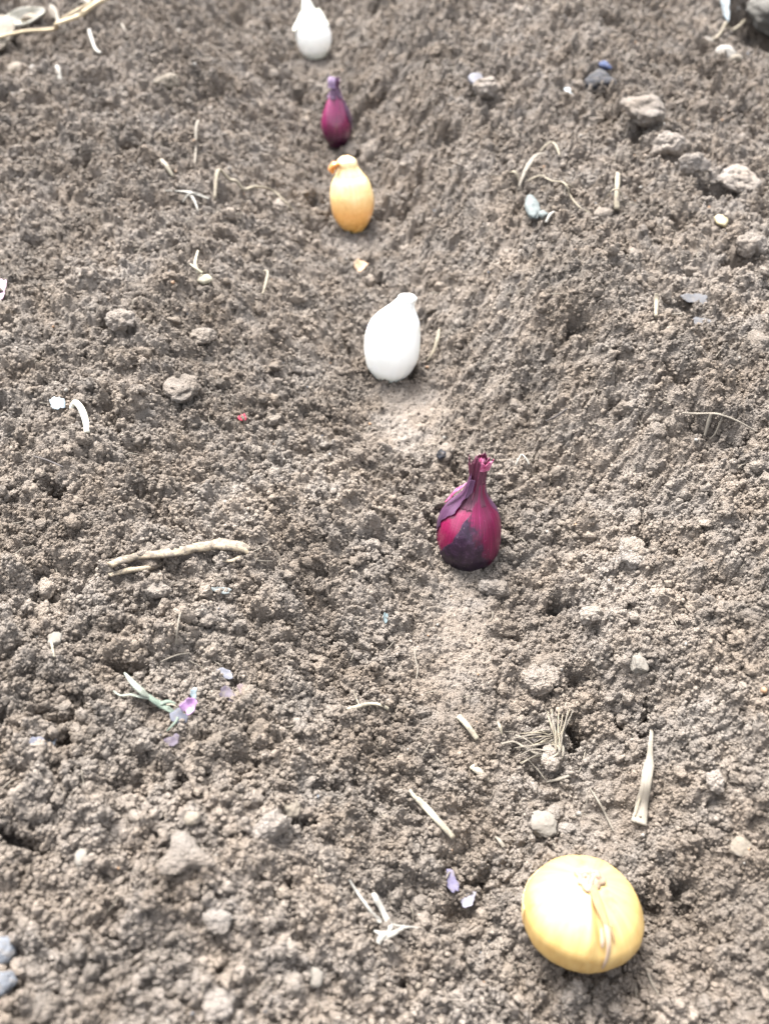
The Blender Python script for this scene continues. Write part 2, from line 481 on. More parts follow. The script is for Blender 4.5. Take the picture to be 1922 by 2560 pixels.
def plain_mat(name, lo, hi, scale=200, rough=.6, dirt=.3, alpha=1.0, sp=.4):
    if any(q in name for q in ('skin', 'film', 'leaf', 'scrap', 'slate')) and 'lilac_skin' != name:
        lo = dim(lo, .72); hi = dim(hi, .72); rough = .75; sp = .2
    m, t, b = mat_new(name)
    geo = N(t, 'ShaderNodeNewGeometry')
    v1 = noise_n(t, geo.outputs['Position'], scale, 5, .6)
    base = ramp(t, [(.35, dim(lo)), (.65, dim(hi))], v1)
    d = noise_n(t, geo.outputs['Position'], 700, 4, .7)
    dr = ramp(t, [(.52, (0, 0, 0)), (.60, (1, 1, 1))], d)
    f = N(t, 'ShaderNodeMath', operation='MULTIPLY'); f.inputs[1].default_value = dirt
    t.links.new(dr.outputs[0], f.inputs[0])
    t.links.new(mixc(t, f.outputs[0], base.outputs[0], (.12, .104, .088)), b.inputs['Base Color'])
    b.inputs['Roughness'].default_value = rough; b.inputs['Specular IOR Level'].default_value = sp
    bump(t, b, v1, .0003, .5)
    return m

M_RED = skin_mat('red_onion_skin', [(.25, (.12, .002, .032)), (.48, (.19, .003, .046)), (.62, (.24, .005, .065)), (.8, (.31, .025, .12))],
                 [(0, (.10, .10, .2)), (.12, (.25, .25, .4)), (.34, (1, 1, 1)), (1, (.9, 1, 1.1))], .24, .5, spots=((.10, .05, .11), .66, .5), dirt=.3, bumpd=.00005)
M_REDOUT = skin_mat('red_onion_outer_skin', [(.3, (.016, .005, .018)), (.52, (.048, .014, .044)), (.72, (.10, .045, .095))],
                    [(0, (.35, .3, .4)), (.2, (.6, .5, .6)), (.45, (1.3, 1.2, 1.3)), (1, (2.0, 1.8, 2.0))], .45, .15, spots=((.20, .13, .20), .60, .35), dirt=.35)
def red_layer():
    m, t, b = mat_new('red_onion_dark_layer')
    st = st_attr(t); geo = N(t, 'ShaderNodeNewGeometry')
    v1 = noise_n(t, mapv(t, st, (9, 9, .9)), 2.2, 5, .62, .25)
    red = ramp(t, [(.28, (.045, .002, .017)), (.5, (.11, .003, .034)), (.62, (.15, .005, .050)), (.78, (.19, .025, .10))], v1)
    pur = ramp(t, [(.3, (.007, .002, .010)), (.5, (.022, .008, .024)), (.72, (.075, .035, .075))], noise_n(t, geo.outputs['Position'], 420, 5, .7))
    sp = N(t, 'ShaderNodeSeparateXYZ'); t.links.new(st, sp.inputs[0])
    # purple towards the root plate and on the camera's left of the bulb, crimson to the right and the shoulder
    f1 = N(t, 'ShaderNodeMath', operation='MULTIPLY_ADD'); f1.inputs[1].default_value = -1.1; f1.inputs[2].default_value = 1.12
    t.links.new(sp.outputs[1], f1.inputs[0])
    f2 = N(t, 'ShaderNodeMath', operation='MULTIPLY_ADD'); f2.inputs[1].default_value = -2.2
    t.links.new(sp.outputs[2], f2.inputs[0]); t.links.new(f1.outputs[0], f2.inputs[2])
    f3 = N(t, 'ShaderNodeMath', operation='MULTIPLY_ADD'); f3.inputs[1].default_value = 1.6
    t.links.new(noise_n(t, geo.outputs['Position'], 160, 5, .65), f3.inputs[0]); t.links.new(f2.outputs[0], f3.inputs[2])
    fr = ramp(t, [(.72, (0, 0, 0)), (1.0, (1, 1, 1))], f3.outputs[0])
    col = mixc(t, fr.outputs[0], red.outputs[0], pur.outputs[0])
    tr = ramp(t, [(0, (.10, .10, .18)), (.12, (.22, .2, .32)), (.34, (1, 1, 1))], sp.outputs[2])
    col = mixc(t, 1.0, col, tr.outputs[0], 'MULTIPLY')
    d = ramp(t, [(.64, (0, 0, 0)), (.70, (.4, .4, .4))], noise_n(t, geo.outputs['Position'], 900, 3, .7))
    col = mixc(t, d.outputs[0], col, (.17, .13, .15))
    t.links.new(col, b.inputs['Base Color']); b.inputs['Roughness'].default_value = .34; b.inputs['Specular IOR Level'].default_value = .35
    b.inputs['Coat Weight'].default_value = .1; b.inputs['Coat Roughness'].default_value = .25
    bump(t, b, v1, .00006, .7); return m
M_REDLAYER = red_layer()
M_REDNECK = skin_mat('red_onion_neck', [(.3, (.03, .005, .018)), (.5, (.09, .012, .04)), (.72, (.19, .045, .10))],
                     [(0, (1, 1, 1)), (1, (1.1, 1, 1))], .5, .1, vein=(10, 10, .4), dirt=.25, bumpd=.0004)
M_REDIN = plain_mat('red_onion_inner', (.30, .02, .10), (.55, .20, .34), 500, .4, 0)
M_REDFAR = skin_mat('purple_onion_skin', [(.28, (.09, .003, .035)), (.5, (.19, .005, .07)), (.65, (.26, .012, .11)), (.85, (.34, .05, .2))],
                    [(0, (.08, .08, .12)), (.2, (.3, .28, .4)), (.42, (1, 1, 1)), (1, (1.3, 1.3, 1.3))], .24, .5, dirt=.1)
M_WHITE = skin_mat('white_onion_skin', [(.3, (.84, .86, .83)), (.6, (.87, .88, .85)), (.8, (.88, .89, .85))],
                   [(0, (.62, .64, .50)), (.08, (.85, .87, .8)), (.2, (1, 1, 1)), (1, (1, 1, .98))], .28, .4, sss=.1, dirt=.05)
M_WHITENECK = skin_mat('white_onion_neck', [(.3, (.70, .71, .62)), (.7, (.84, .84, .78))], [(0, (1, 1, 1)), (1, (1, 1, .95))], .5, .05, vein=(10, 10, .5), dirt=.05, bumpd=.0003)
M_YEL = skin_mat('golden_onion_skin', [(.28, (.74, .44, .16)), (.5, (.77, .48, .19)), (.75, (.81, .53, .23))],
                 [(0, (.7, .9, .6)), (.10, (.85, .75, .5)), (.3, (1, .8, .55)), (.55, (1.05, 1.2, 1.35)), (1, (1.10, 1.28, 1.6))], .24, .9, vein=(3.5, 3.5, .8), spots=((.52, .2, .05), .62, .35), sss=.08, dirt=.05)  # upper stops paint a pale highlight into the skin colour
M_YELNEAR = skin_mat('pale_yellow_onion_skin', [(.25, (.42, .265, .09)), (.45, (.475, .325, .12)), (.6, (.50, .352, .142)), (.8, (.52, .39, .18))],
                     [(0, (.95, .86, .65)), (.45, (1, .93, .82)), (.7, (1.0, 1.0, .95)), (1, (1.05, 1.05, 1.1))], .48, .12, vein=(5, 5, 2.0),
                     spots=((.36, .18, .04), .58, .6), sss=.1, dirt=.06)
M_TAN = dry_mat('dry_neck', (.22, .13, .055), (.40, .28, .15), .2, (.25, .12, .05), (6, 6, 300))
M_PAPER = dry_mat('papery_skin', (.27, .185, .12), (.44, .345, .26), .15, (.42, .3, .2), (6, 6, 100))
M_ORANGE = skin_mat('orange_curl', [(.3, (.45, .12, .01)), (.7, (.75, .3, .04))], [(0, (1, 1, 1)), (1, (1, 1, 1))], .3, .4, dirt=.05)
M_STRAW = dry_mat('straw', (.18, .15, .105), (.31, .275, .21), .6)
M_STRAWL = dry_mat('pale_straw', (.21, .185, .14), (.37, .335, .26), .65)
M_STALK = dry_mat('soiled_stalk', (.21, .165, .11), (.38, .32, .24), .95, (.10, .085, .07))
M_STRAWY = dry_mat('yellow_straw', (.36, .26, .14), (.62, .54, .39), .15)
M_ROOT = dry_mat('root', (.15, .13, .105), (.24, .215, .178), .5)
M_WROOT = dry_mat('pale_root', (.24, .23, .205), (.37, .355, .32), .5)
M_WSTEM = dry_mat('white_sprout', (.74, .72, .58), (.82, .81, .70), .04)
M_TWIG = dry_mat('dark_twig', (.05, .045, .045), (.11, .095, .09), .5)
M_GRASS = dry_mat('dull_green_blade', (.09, .12, .095), (.20, .245, .20), .3)
M_GRASSP = dry_mat('pale_blade_tip', (.20, .23, .19), (.33, .345, .29), .4)
M_STONE = plain_mat('pale_stone', (.15, .136, .117), (.20, .185, .163), 120, .95, .7)
M_STONEL = plain_mat('light_pebble', (.22, .205, .185), (.30, .285, .26), 160, .95, .55)
M_STONEY = plain_mat('buff_stone', (.15, .127, .10), (.205, .178, .143), 150, .95, .7)
M_STONEB = plain_mat('blue_grey_stone', (.075, .082, .096), (.135, .146, .166), 150, .9, .5)
M_COAL = plain_mat('charcoal', (.010, .011, .013), (.045, .047, .058), 500, .8, .5, sp=.2)
M_BLUE = plain_mat('blue_shard', (.02, .03, .08), (.05, .07, .14), 300, .85, .5, sp=.15)
M_GREYGREEN = plain_mat('grey_green_stone', (.09, .11, .11), (.18, .205, .205), 300, .8, .35)
M_LIGHTBLUE = plain_mat('pale_blue_plastic', (.32, .39, .43), (.46, .53, .57), 300, .3, .1)
M_LILAC = plain_mat('lilac_skin', (.28, .14, .31), (.40, .26, .43), 300, .5, .3, sp=.3)
M_DUSTBLUE = plain_mat('dusty_blue_skin', (.13, .135, .17), (.20, .205, .25), 300, .55, .5)
M_DULLPURPLE = plain_mat('dull_purple_skin', (.09, .07, .10), (.17, .145, .18), 300, .55, .6)
M_CREAM = plain_mat('cream_husk', (.28, .25, .17), (.42, .385, .30), 300, .6, .4)
M_BUFF = plain_mat('orange_husk', (.28, .155, .08), (.38, .24, .145), 300, .6, .4)
M_REDCHIP = plain_mat('red_chip', (.30, .01, .03), (.4, .04, .09), 300, .4, .2)
M_SLATE = plain_mat('slate_chip', (.10, .10, .108), (.17, .17, .182), 200, .7, .5)
M_CLOD = mat_soil('clod_soil', 0, base=((.126, .110, .095), (.172, .153, .135), (.226, .204, .183)))

# ------------------------------------------------------------------ bulbs
def set_st(me, S):
    a = me.attributes.new('st', 'FLOAT_VECTOR', 'POINT'); a.data.foreach_set('vector', np.ascontiguousarray(S, dtype=np.float32).ravel())
def crv(pts):
    P = np.array(pts, float)
    def f(t):
        t = np.asarray(t, float)
        xs, ys = P[:, 0], P[:, 1]
        m = np.gradient(ys, xs)
        i = np.clip(np.searchsorted(xs, t) - 1, 0, len(xs) - 2)
        h = xs[i + 1] - xs[i]; s = np.clip((t - xs[i]) / h, 0, 1)
        return ((2 * s**3 - 3 * s**2 + 1) * ys[i] + (s**3 - 2 * s**2 + s) * h * m[i] + (-2 * s**3 + 3 * s**2) * ys[i + 1] + (s**3 - s**2) * h * m[i + 1])
    return f
class Bulb:
    def __init__(s, name, label, group, cpx, cpy, wpx, up, zc, back, side, prof, tc, bend=(0, 0, 0), tb=.6, seed=1, flat=0):
        d = ray(cpx, cpy); o = cam.location
        k = (zc - o.z) / d.z; C = o + d * k
        za = k                                    # depth along the axis (ray has unit forward part)
        s.rad = wpx * 1922 / 1661 / FPX * za / 2
        D = Vector((math.tan(R(side)), math.tan(R(back)), 1)).normalized()
        dn = d.normalized()
        fs = math.sqrt(max(.05, 1 - D.dot(dn) ** 2))
        Lup = up * 1922 / 1661 / FPX * za / fs
        s.h = Lup / (1 - tc)
        s.base = C - D * (s.h * tc)
        s.D = np.array(D); fr = Vector((0, -1, 0)); fr = (fr - D * fr.dot(D)).normalized(); s.fr = np.array(fr)
        s.rt = -np.cross(s.fr, s.D) * -1.0
        s.rt = np.cross(s.D, s.fr) * 1.0
        if s.rt[0] < 0: s.rt = -s.rt
        s.prof = crv(prof); s.bend = np.array(bend, float); s.tb = tb; s.seed = seed
        s.root = thing(name, label, 'onion', s.base, group)
        rs = np.random.RandomState(seed); s.ph = rs.uniform(0, 6.28, 8)
    def rr(s, phi, t):
        p = s.ph
        w = 1 + .018 * np.sin(2 * phi + p[0]) + .014 * np.sin(3 * phi + p[1] + 2 * t) + .006 * np.sin(7 * phi + p[2] + t) + .003 * np.sin(19 * phi + p[3])
        w = w + .012 * np.sin(5 * t * 3 + p[4] + phi)
        return s.prof(t) * w * s.rad
    def pos(s, phi, t, off=0., rmul=1.):
        phi = np.asarray(phi, float); t = np.asarray(t, float)
        r = s.rr(phi, t) * rmul; e = .004
        dr = (s.prof(np.clip(t + e, 0, 1)) - s.prof(np.clip(t - e, 0, 1))) * s.rad / (2 * e * s.h)
        nl = 1 / np.sqrt(1 + dr * dr)
        rad = np.cos(phi)[..., None] * s.fr + np.sin(phi)[..., None] * s.rt
        b = np.clip(t - s.tb, 0, 1)
        c = (t * s.h)[..., None] * s.D + (b ** 1.6)[..., None] * s.bend
        nrm = rad * nl[..., None] - s.D * (dr * nl)[..., None]
        return c + rad * r[..., None] + nrm * (np.zeros_like(r) + off)[..., None]
    def grid(s, name, t0, t1, mat, nphi=128, nt=90, off=0., mask=None, phi0=-math.pi, phi1=math.pi, thick=0, rmul=None, wave=0, ts=None, parent=None, label=None):
        ph = np.linspace(phi0, phi1, nphi + 1); tt = np.linspace(t0, t1, nt + 1)
        closed = abs(phi1 - phi0 - 2 * math.pi) < 1e-6
        if closed: ph = ph[:-1]
        T, P = np.meshgrid(tt, ph, indexing='ij')
        T0 = T
        if ts is not None: T = ts(P, T)
        rm = rmul(P, T) if rmul else 1.
        of = off(P, T) if callable(off) else off
        V = s.pos(P, T, of, rm)
        S = np.stack([np.cos(P), np.sin(P), T], -1)
        nr, nc = P.shape
        idx = np.arange(nr * nc).reshape(nr, nc)
        if closed: idx = np.concatenate([idx, idx[:, :1]], 1)
        a, b, c, d = idx[:-1, :-1], idx[:-1, 1:], idx[1:, 1:], idx[1:, :-1]
        F = np.stack([a, b, c, d], -1).reshape(-1, 4)
        Vf = V.reshape(-1, 3); Sf = S.reshape(-1, 3)
        if mask is not None:
            ok = mask(P, T).ravel(); F = F[ok[F].all(1)]
            used = np.unique(F); mp = -np.ones(len(Vf), int); mp[used] = np.arange(len(used))
            F = mp[F]; Vf = Vf[used]; Sf = Sf[used]
        me = np_mesh(name, Vf, F); set_st(me, Sf)
        o = link(name, me, mat, parent or s.root)
        if thick:
            md = o.modifiers.new('thick', 'SOLIDIFY'); md.thickness = thick; md.offset = 0
        if label: o['label'] = label
        return o
def wob(P, k=1., s=0.):
    return .5 * np.sin(3 * P * k + s) + .3 * np.sin(7 * P * k + 2 * s) + .2 * np.sin(17 * P * k + 3 * s) + .12 * np.sin(41 * P * k + s)
def ribs(n, a, ph=0, tw=0):
    return lambda P, T: 1 + a * np.sin(n * P + ph + tw * T) + a * .6 * np.sin((n * 2 + 1) * P + ph * 2 - tw * T)
GR = 'onion sets planted in a row along the furrow'
def rag(seed, amp):
    """ragged upper rim: the top of the sheet ends at a different height all round"""
    def f(P, T):
        t0 = T.min(); t1 = T.max(); k = (T - t0) / (t1 - t0)
        return t0 + (T - t0) * (1 - amp * k * (.5 + .5 * wob(P, 1, seed)))
    return f

# near pale yellow onion, broad and squat, neck folded over towards the viewer
b = Bulb('onion', 'broad pale yellow onion with a tan shrivelled neck folded over its top', GR, 1257, 1974, 256, 68, .0135, 22, 3,
         [(0, 0), (.03, .35), (.12, .66), (.28, .92), (.46, 1.0), (.62, .965), (.76, .84), (.88, .58), (.96, .27), (1, .03)], .46, seed=3)
YN = b
def near_off(P, T):
    g = np.exp(-((P - .10) / .16) ** 2) * np.exp(-((T - .80) / .22) ** 2)
    return -.0011 * g + .0010 * np.exp(-((P + .16) / .12) ** 2) * np.exp(-((T - .78) / .2) ** 2)
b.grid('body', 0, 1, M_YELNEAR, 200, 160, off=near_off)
b.grid('outer_skin', .30, .74, M_YEL, 120, 60, off=.00022, phi0=-2.9, phi1=-1.5, thick=.00015, mask=lambda P, T: (T < .60 + .05 * wob(P, 1, 2)) & (T > .36 + .05 * wob(P, 1, 4)))
# neck: crinkled disc and the folded stub
def neck_disc(b, name, mat, cx, rad, hgt, seed, n=44):
    th = np.linspace(0, 2 * math.pi, n, endpoint=False); rr = np.linspace(0, 1, 16)
    Rr, Th = np.meshgrid(rr, th, indexing='ij')
    k = 1 + .14 * np.sin(3 * Th + seed) + .10 * np.sin(7 * Th + 2 * seed) + .05 * np.sin(13 * Th)
    x = cx[0] + Rr * k * rad * np.cos(Th); y = cx[1] + Rr * k * rad * np.sin(Th) 
    z = hgt * (1 - Rr ** 2.2) * (1 + .3 * np.sin(9 * Th + 6 * Rr) + .25 * np.sin(4 * Th - 9 * Rr)) - hgt * .9 * np.exp(-(Rr / .22) ** 2) - .0004 * Rr ** 2
    V = (b.h * 1.0 + cx[2]) * b.D + x[..., None] * b.rt + -y[..., None] * b.fr + z[..., None] * b.D
    nr, nc = Rr.shape; idx = np.arange(nr * nc).reshape(nr, nc); idx = np.concatenate([idx, idx[:, :1]], 1)
    F = np.stack([idx[:-1, :-1], idx[:-1, 1:], idx[1:, 1:], idx[1:, :-1]], -1).reshape(-1, 4)
    me = np_mesh(name, V.reshape(-1, 3), F); set_st(me, np.stack([np.cos(Th) * Rr, np.sin(Th) * Rr, Rr * .02], -1).reshape(-1, 3))
    o = link(name, me, mat, b.root); md = o.modifiers.new('thick', 'SOLIDIFY'); md.thickness = .0003; return o
neck_disc(b, 'neck', M_PAPER, (.0002, .0003, .0001), .0034, .0016, 1.3)

def tube_mesh(name, pts, rads, mat, parent=None, flat=1.0, seg=12, crumple=.12, seed=0, up=Vector((0, 0, 1)), hollow=0, res=6, cap=True):
    """pts: list of Vector; smooth tube; rads one number or a list; flat = thickness / width"""
    P = [Vector(p) for p in pts]
    if not isinstance(rads, (list, tuple)): rads = [rads] * len(P)
    Q = []; Rr = []
    n = len(P)
    for i in range(n - 1):
        p0 = P[max(i - 1, 0)]; p1 = P[i]; p2 = P[i + 1]; p3 = P[min(i + 2, n - 1)]
        for k in range(res):
            s = k / res
            Q.append(.5 * ((2 * p1) + (p2 - p0) * s + (2 * p0 - 5 * p1 + 4 * p2 - p3) * s * s + (3 * p1 - p0 - 3 * p2 + p3) * s ** 3))
            Rr.append(rads[i] * (1 - s) + rads[i + 1] * s)
    Q.append(P[-1]); Rr.append(rads[-1])
    rs = random.Random(seed); ph = [rs.uniform(0, 6.28) for _ in range(6)]
    V = []; S = []; F = []; L = 0
    m = len(Q)
    for i, q in enumerate(Q):
        tg = (Q[min(i + 1, m - 1)] - Q[max(i - 1, 0)]).normalized()
        sd = tg.cross(up)
        sd = sd.normalized() if sd.length > 1e-4 else Vector((1, 0, 0))
        nn = sd.cross(tg).normalized()
        if i: L += (q - Q[i - 1]).length
        for j in range(seg):
            a = 2 * math.pi * j / seg
            w = 1 + crumple * (math.sin(2 * a + ph[0] + L * 300) * .5 + math.sin(3 * a + ph[1] + L * 700) * .5 + .6 * math.sin(L * 900 + ph[2]) * .5)
            V.append(q + sd * (math.cos(a) * Rr[i] * w) + nn * (math.sin(a) * Rr[i] * flat * w))
            S.append((math.cos(a), math.sin(a), L))
    for i in range(m - 1):
        for j in range(seg):
            F.append((i * seg + j, i * seg + (j + 1) % seg, (i + 1) * seg + (j + 1) % seg, (i + 1) * seg + j))
    me = bpy.data.meshes.new(name)
    faces = list(F)
    if cap: faces.append(tuple(range(seg))[::-1]); faces.append(tuple(range((m - 1) * seg, m * seg)))
    me.from_pydata([tuple(v) for v in V], [], faces); me.update(); set_st(me, S)
    return link(name, me, mat, parent)
def strip_on(b, name, path, wid, mat, off=.0005, flat=.25, seed=0, seg=12):
    pts = [Vector(b.pos(np.array(p), np.array(t), off + (o2 if o2 else 0))) for (p, t, o2) in path]
    upv = Vector(b.pos(np.array(path[len(path) // 2][0]), np.array(path[len(path) // 2][1]), .002)) - Vector(b.pos(np.array(path[len(path) // 2][0]), np.array(path[len(path) // 2][1]), 0))
    return tube_mesh(name, pts, wid, mat, b.root, flat, seg, .18, seed, upv.normalized())
strip_on(b, 'folded_neck', [(.1, .985, .0005), (.14, .945, .0004), (.17, .90, .0004), (.21, .84, .0003), (.23, .80, 0)], [.0012, .0012, .0011, .0009, .0004], M_TAN, .0001, .45, 4)
strip_on(b, 'dry_leaf', [(.19, .87, .0002), (.19, .80, .0002), (.17, .72, .0003), (.14, .62, .0001), (.11, .53, 0), (.10, .43, 0)], [.0005, .0008, .0007, .0005, .0004, .0002], M_PAPER, .0004, .3, 5)
strip_on(b, 'dry_leaf', [(.07, .82, .0002), (.065, .74, .0002), (.06, .69, 0)], [.0004, .0006, .0003], M_PAPER, .0003, .35, 6)
strip_on(b, 'dry_leaf', [(.30, .83, .0002), (.30, .76, .0001), (.29, .70, 0)], [.0005, .0004, .0001], M_TAN, .0002, .35, 7)

# near red onion
b = RB = Bulb('onion', 'deep crimson red onion with dark torn outer skin and open pink-tipped neck', GR, 1014, 1142, 138, 152, .0125, 14, 3,
         [(0, 0), (.02, .30), (.09, .72), (.20, .96), (.33, 1.0), (.44, .95), (.54, .77), (.61, .54), (.68, .35), (.77, .25), (.90, .22), (1, .22)], .36,
         bend=(.006, 0, .0), tb=.55, seed=5)
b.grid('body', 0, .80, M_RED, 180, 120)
b.grid('outer_skin', 0, .78, M_REDLAYER, 240, 180, off=.00028, thick=.00012, phi0=-1.6, phi1=2.9,
       mask=lambda P, T: P > -1.05 + (T - .22) * 2.25 + .05 * np.sin(T * 21) + .02 * np.sin(T * 57))
b.grid('skin_flap', .28, .88, M_REDOUT, 120, 120, phi0=-2.6, phi1=-.35, thick=.00014,
       off=lambda P, T: .0003 + .0016 * np.clip((P + 1.6) / .9, 0, 1) ** 1.5 * np.clip((T - .40) / .3, 0, 1) * (1 + .3 * wob(P * 3, 1, 2)),
       mask=lambda P, T: (P < -1.50 + 1.25 * np.clip((T - .36) / .42, 0, 1) ** 1.1 + .07 * np.sin(T * 37) + .03 * np.sin(T * 95)) & (T < .84 + .03 * wob(P, 2, 1)))
EDGE = b
b.grid('outer_skin', .22, .80, M_REDOUT, 90, 90, phi0=.95, phi1=3.0, thick=.00012, off=.0003,
       mask=lambda P, T: (P > 1.35 + .35 * np.sin(T * 6) + .05 * np.sin(T * 50)))
nk = b.grid('neck', .54, 1.0, M_REDNECK, 140, 70, thick=.0003, ts=rag(2.2, .12),
       rmul=lambda P, T: (1.03 + (.05 * np.sin(11 * P + 3 * T) + .03 * np.sin(23 * P - 2 * T) + .05 * np.sin(5 * P + 9 * T)) * np.clip((T - .61) / .1, 0, 1)) * (1 - .10 * np.clip((T - .80) / .2, 0, 1)),
       mask=lambda P, T: T > .61 + .012 * np.sin(P * 2.0) + .006 * wob(P, 1, 6))
b.grid('neck_core', .80, .975, M_REDIN, 40, 20, rmul=lambda P, T: .62 * (1 - .75 * np.clip((T - .9) / .08, 0, 1) ** 2) * (1 + .15 * np.sin(5 * P)))
b.grid('neck_tip', .90, 1.0, M_REDIN, 40, 24, phi0=-.2, phi1=1.5, thick=.0003, off=.0008, rmul=lambda P, T: 1.0 + .9 * (T - .9) * 3 + .06 * np.sin(9 * P), mask=lambda P, T: T < .975 + .02 * wob(P * 2, 1, 4))
b.grid('neck_shred', .78, 1.0, M_REDNECK, 40, 50, phi0=-1.9, phi1=-.75, thick=.0002, off=lambda P, T: .0002 + .0022 * np.clip((T - .82) / .15, 0, 1) + .0004 * wob(P * 3, 1, 2), mask=lambda P, T: T < .955 + .04 * wob(P * 2, 1, 7))

strip_on(RB, 'skin_edge', [(-1.70, .55, .0014), (-1.6, .61, .0022), (-1.5, .67, .0026), (-1.3, .73, .0022), (-1.1, .78, .0014)], [.0003, .0009, .0011, .0009, .0003], M_REDIN, .0003, .25, 7)

# white onion in the middle of the row
b = Bulb('onion', 'smooth bright white onion leaning right, nearer of the two white ones', GR, 848, 745, 119, 108, .0150, 14, 7,
         [(0, 0), (.03, .30), (.12, .66), (.28, .93), (.44, 1.0), (.60, .94), (.72, .80), (.80, .60), (.87, .37), (.92, .28), (.97, .24), (1, .02)], .44, bend=(.024, 0, -.005), tb=.64, seed=8)
b.grid('body', 0, 1, M_WHITE, 140, 110)
b.grid('neck', .74, 1.0, M_WHITE, 90, 50, thick=.0001, off=lambda P, T: -.0003 + .0009 * np.clip((T - .74) / .16, 0, 1), rmul=lambda P, T: 1 + .05 * np.sin(7 * P + 4 * T) * np.clip((T - .8) / .1, 0, 1), ts=rag(1.1, .08))

# golden onion
b = Bulb('onion', 'egg-shaped glossy golden orange onion with an orange curl at its neck', GR, 761, 436, 96, 90, .0160, 12, -3,
         [(0, .10), (.05, .42), (.16, .75), (.30, .95), (.42, 1.0), (.56, .96), (.70, .80), (.78, .60), (.86, .40), (.95, .30), (1, .03)], .42, bend=(-.008, 0, 0), tb=.6, seed=12)
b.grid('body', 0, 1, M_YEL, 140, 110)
b.grid('root_plate', 0, .07, plain_mat('root_plate', (.50, .50, .24), (.62, .62, .36), 400, .5, .2), 60, 10, off=.0003)
b.grid('neck', .72, 1.0, M_YEL, 90, 50, thick=.0001, off=lambda P, T: -.0003 + .0011 * np.clip((T - .72) / .16, 0, 1), rmul=lambda P, T: 1 + .08 * np.sin(5 * P + 4 * T) * np.clip((T - .8) / .1, 0, 1), ts=rag(3.1, .12))
b.grid('outer_skin', .05, .35, M_YEL, 80, 50, phi0=-.2, phi1=1.2, off=.0006, thick=.0002, mask=lambda P, T: (T < .20 - .3 * np.abs(P - .4) + .015 * wob(P * 3, 1, 3)))
p0 = Vector(b.pos(np.array(-1.2), np.array(.92), .0005))
tube_mesh('neck_curl', [p0, p0 + Vector((-.0022, -.0012, -.0002)), p0 + Vector((-.0035, -.002, -.0022)), p0 + Vector((-.0028, -.003, -.0042))], [.0018, .0024, .0024, .0010], M_ORANGE, b.root, .6, 14, .2, 5)

# purple onion further back
b = Bulb('onion', 'slender glossy purple onion with a tall lilac neck, smaller of the two red ones', GR, 727, 268, 68, 90, .0150, 8, -1,
         [(0, 0), (.03, .35), (.12, .72), (.26, .96), (.38, 1.0), (.50, .88), (.62, .66), (.72, .45), (.80, .28), (.88, .18), (.95, .19), (1, .12)], .36, bend=(.003, 0, 0), tb=.7, seed=17)
b.grid('body', 0, .86, M_REDFAR, 120, 100)
b.grid('neck', .72, 1.0, M_REDOUT, 70, 50, thick=.0004, off=.0003, rmul=lambda P, T: 1 + .15 * np.sin(5 * P + 30 * T) + .5 * np.clip((T - .86) / .1, 0, 1), ts=rag(4.1, .2))
b.grid('neck_tip', .86, 1.0, plain_mat('lilac_tip', (.24, .16, .30), (.36, .26, .40), 300, .5, .1), 40, 24, phi0=-1.9, phi1=.1, thick=.0004, off=.0012, rmul=lambda P, T: 1.5 + .2 * np.sin(4 * P))
b.grid('outer_skin', .15, .80, M_REDOUT, 90, 90, phi0=.85, phi1=3.0, thick=.00012, off=.0003, mask=lambda P, T: (P > 1.1 + .25 * np.sin(T * 9)))

# far white onion
b = Bulb('onion', 'round white onion with a tall pointed papery neck at the far end', GR, 677, 76, 76, 68, .0165, 8, -6,
         [(0, 0), (.03, .35), (.12, .70), (.26, .94), (.40, 1.0), (.52, .95), (.63, .80), (.72, .58), (.80, .36), (.90, .24), (1, .10)], .42, bend=(-.007, 0, .0), tb=.5, seed=21)
b.grid('body', 0, 1, M_WHITE, 120, 100)
b.grid('neck', .66, 1.0, M_WHITENECK, 80, 50, thick=.0004, off=.0005, rmul=ribs(6, .06, 1, 5), ts=rag(2.6, .1))
b.grid('skin_flap', .55, .82, M_WHITENECK, 40, 30, phi0=.6, phi1=1.9, thick=.0004, off=lambda P, T: .0005 + .003 * np.clip((T - .62) / .2, 0, 1), mask=lambda P, T: T < .78 + .03 * wob(P * 2, 1, 3))
b.grid('skin_flap', .45, .72, M_WHITENECK, 40, 30, phi0=-2.2, phi1=-1.0, thick=.0004, off=lambda P, T: .0006 + .003 * np.clip((.66 - T) / .2, 0, 1), mask=lambda P, T: (T > .53) & (T < .69))

# ------------------------------------------------------------------ litter
def mac4(x, y): return macro1(x, y) + .005
def gsm(x, y, rad=.0018):
    a = np.array([0, 1, -1, 0, 0, .7, -.7, .7, -.7]) * rad; c = np.array([0, 0, 0, 1, -1, .7, .7, -.7, -.7]) * rad
    s = surface(x + a, y + c, True)
    return float(np.mean(s) * .6 + np.max(s) * .4) + .0001
def gp(px, py, dz=0.):
    """point on the bed seen at this spot of the photograph"""
    h = .005
    for _ in range(4):
        p = hit(px, py, lambda x, y: macro(x, y) + h); z = gsm(p.x, p.y); h = h * .4 + .6 * (z - macro1(p.x, p.y))
    return Vector((p.x, p.y, z + dz))
def zax(p): return (p - cam.location).dot(Vector((0, math.cos(PITCH), -math.sin(PITCH))))
def px2m(n, p): return n * 1922 / 1661 / FPX * zax(p)      # n pixels of the 1661-wide frame at point p, in metres
def path(pts, extra=0.):
    out = []
    for q in pts: out.append(gp(q[0], q[1], (q[2] if len(q) > 2 else 0) + extra))
    return out
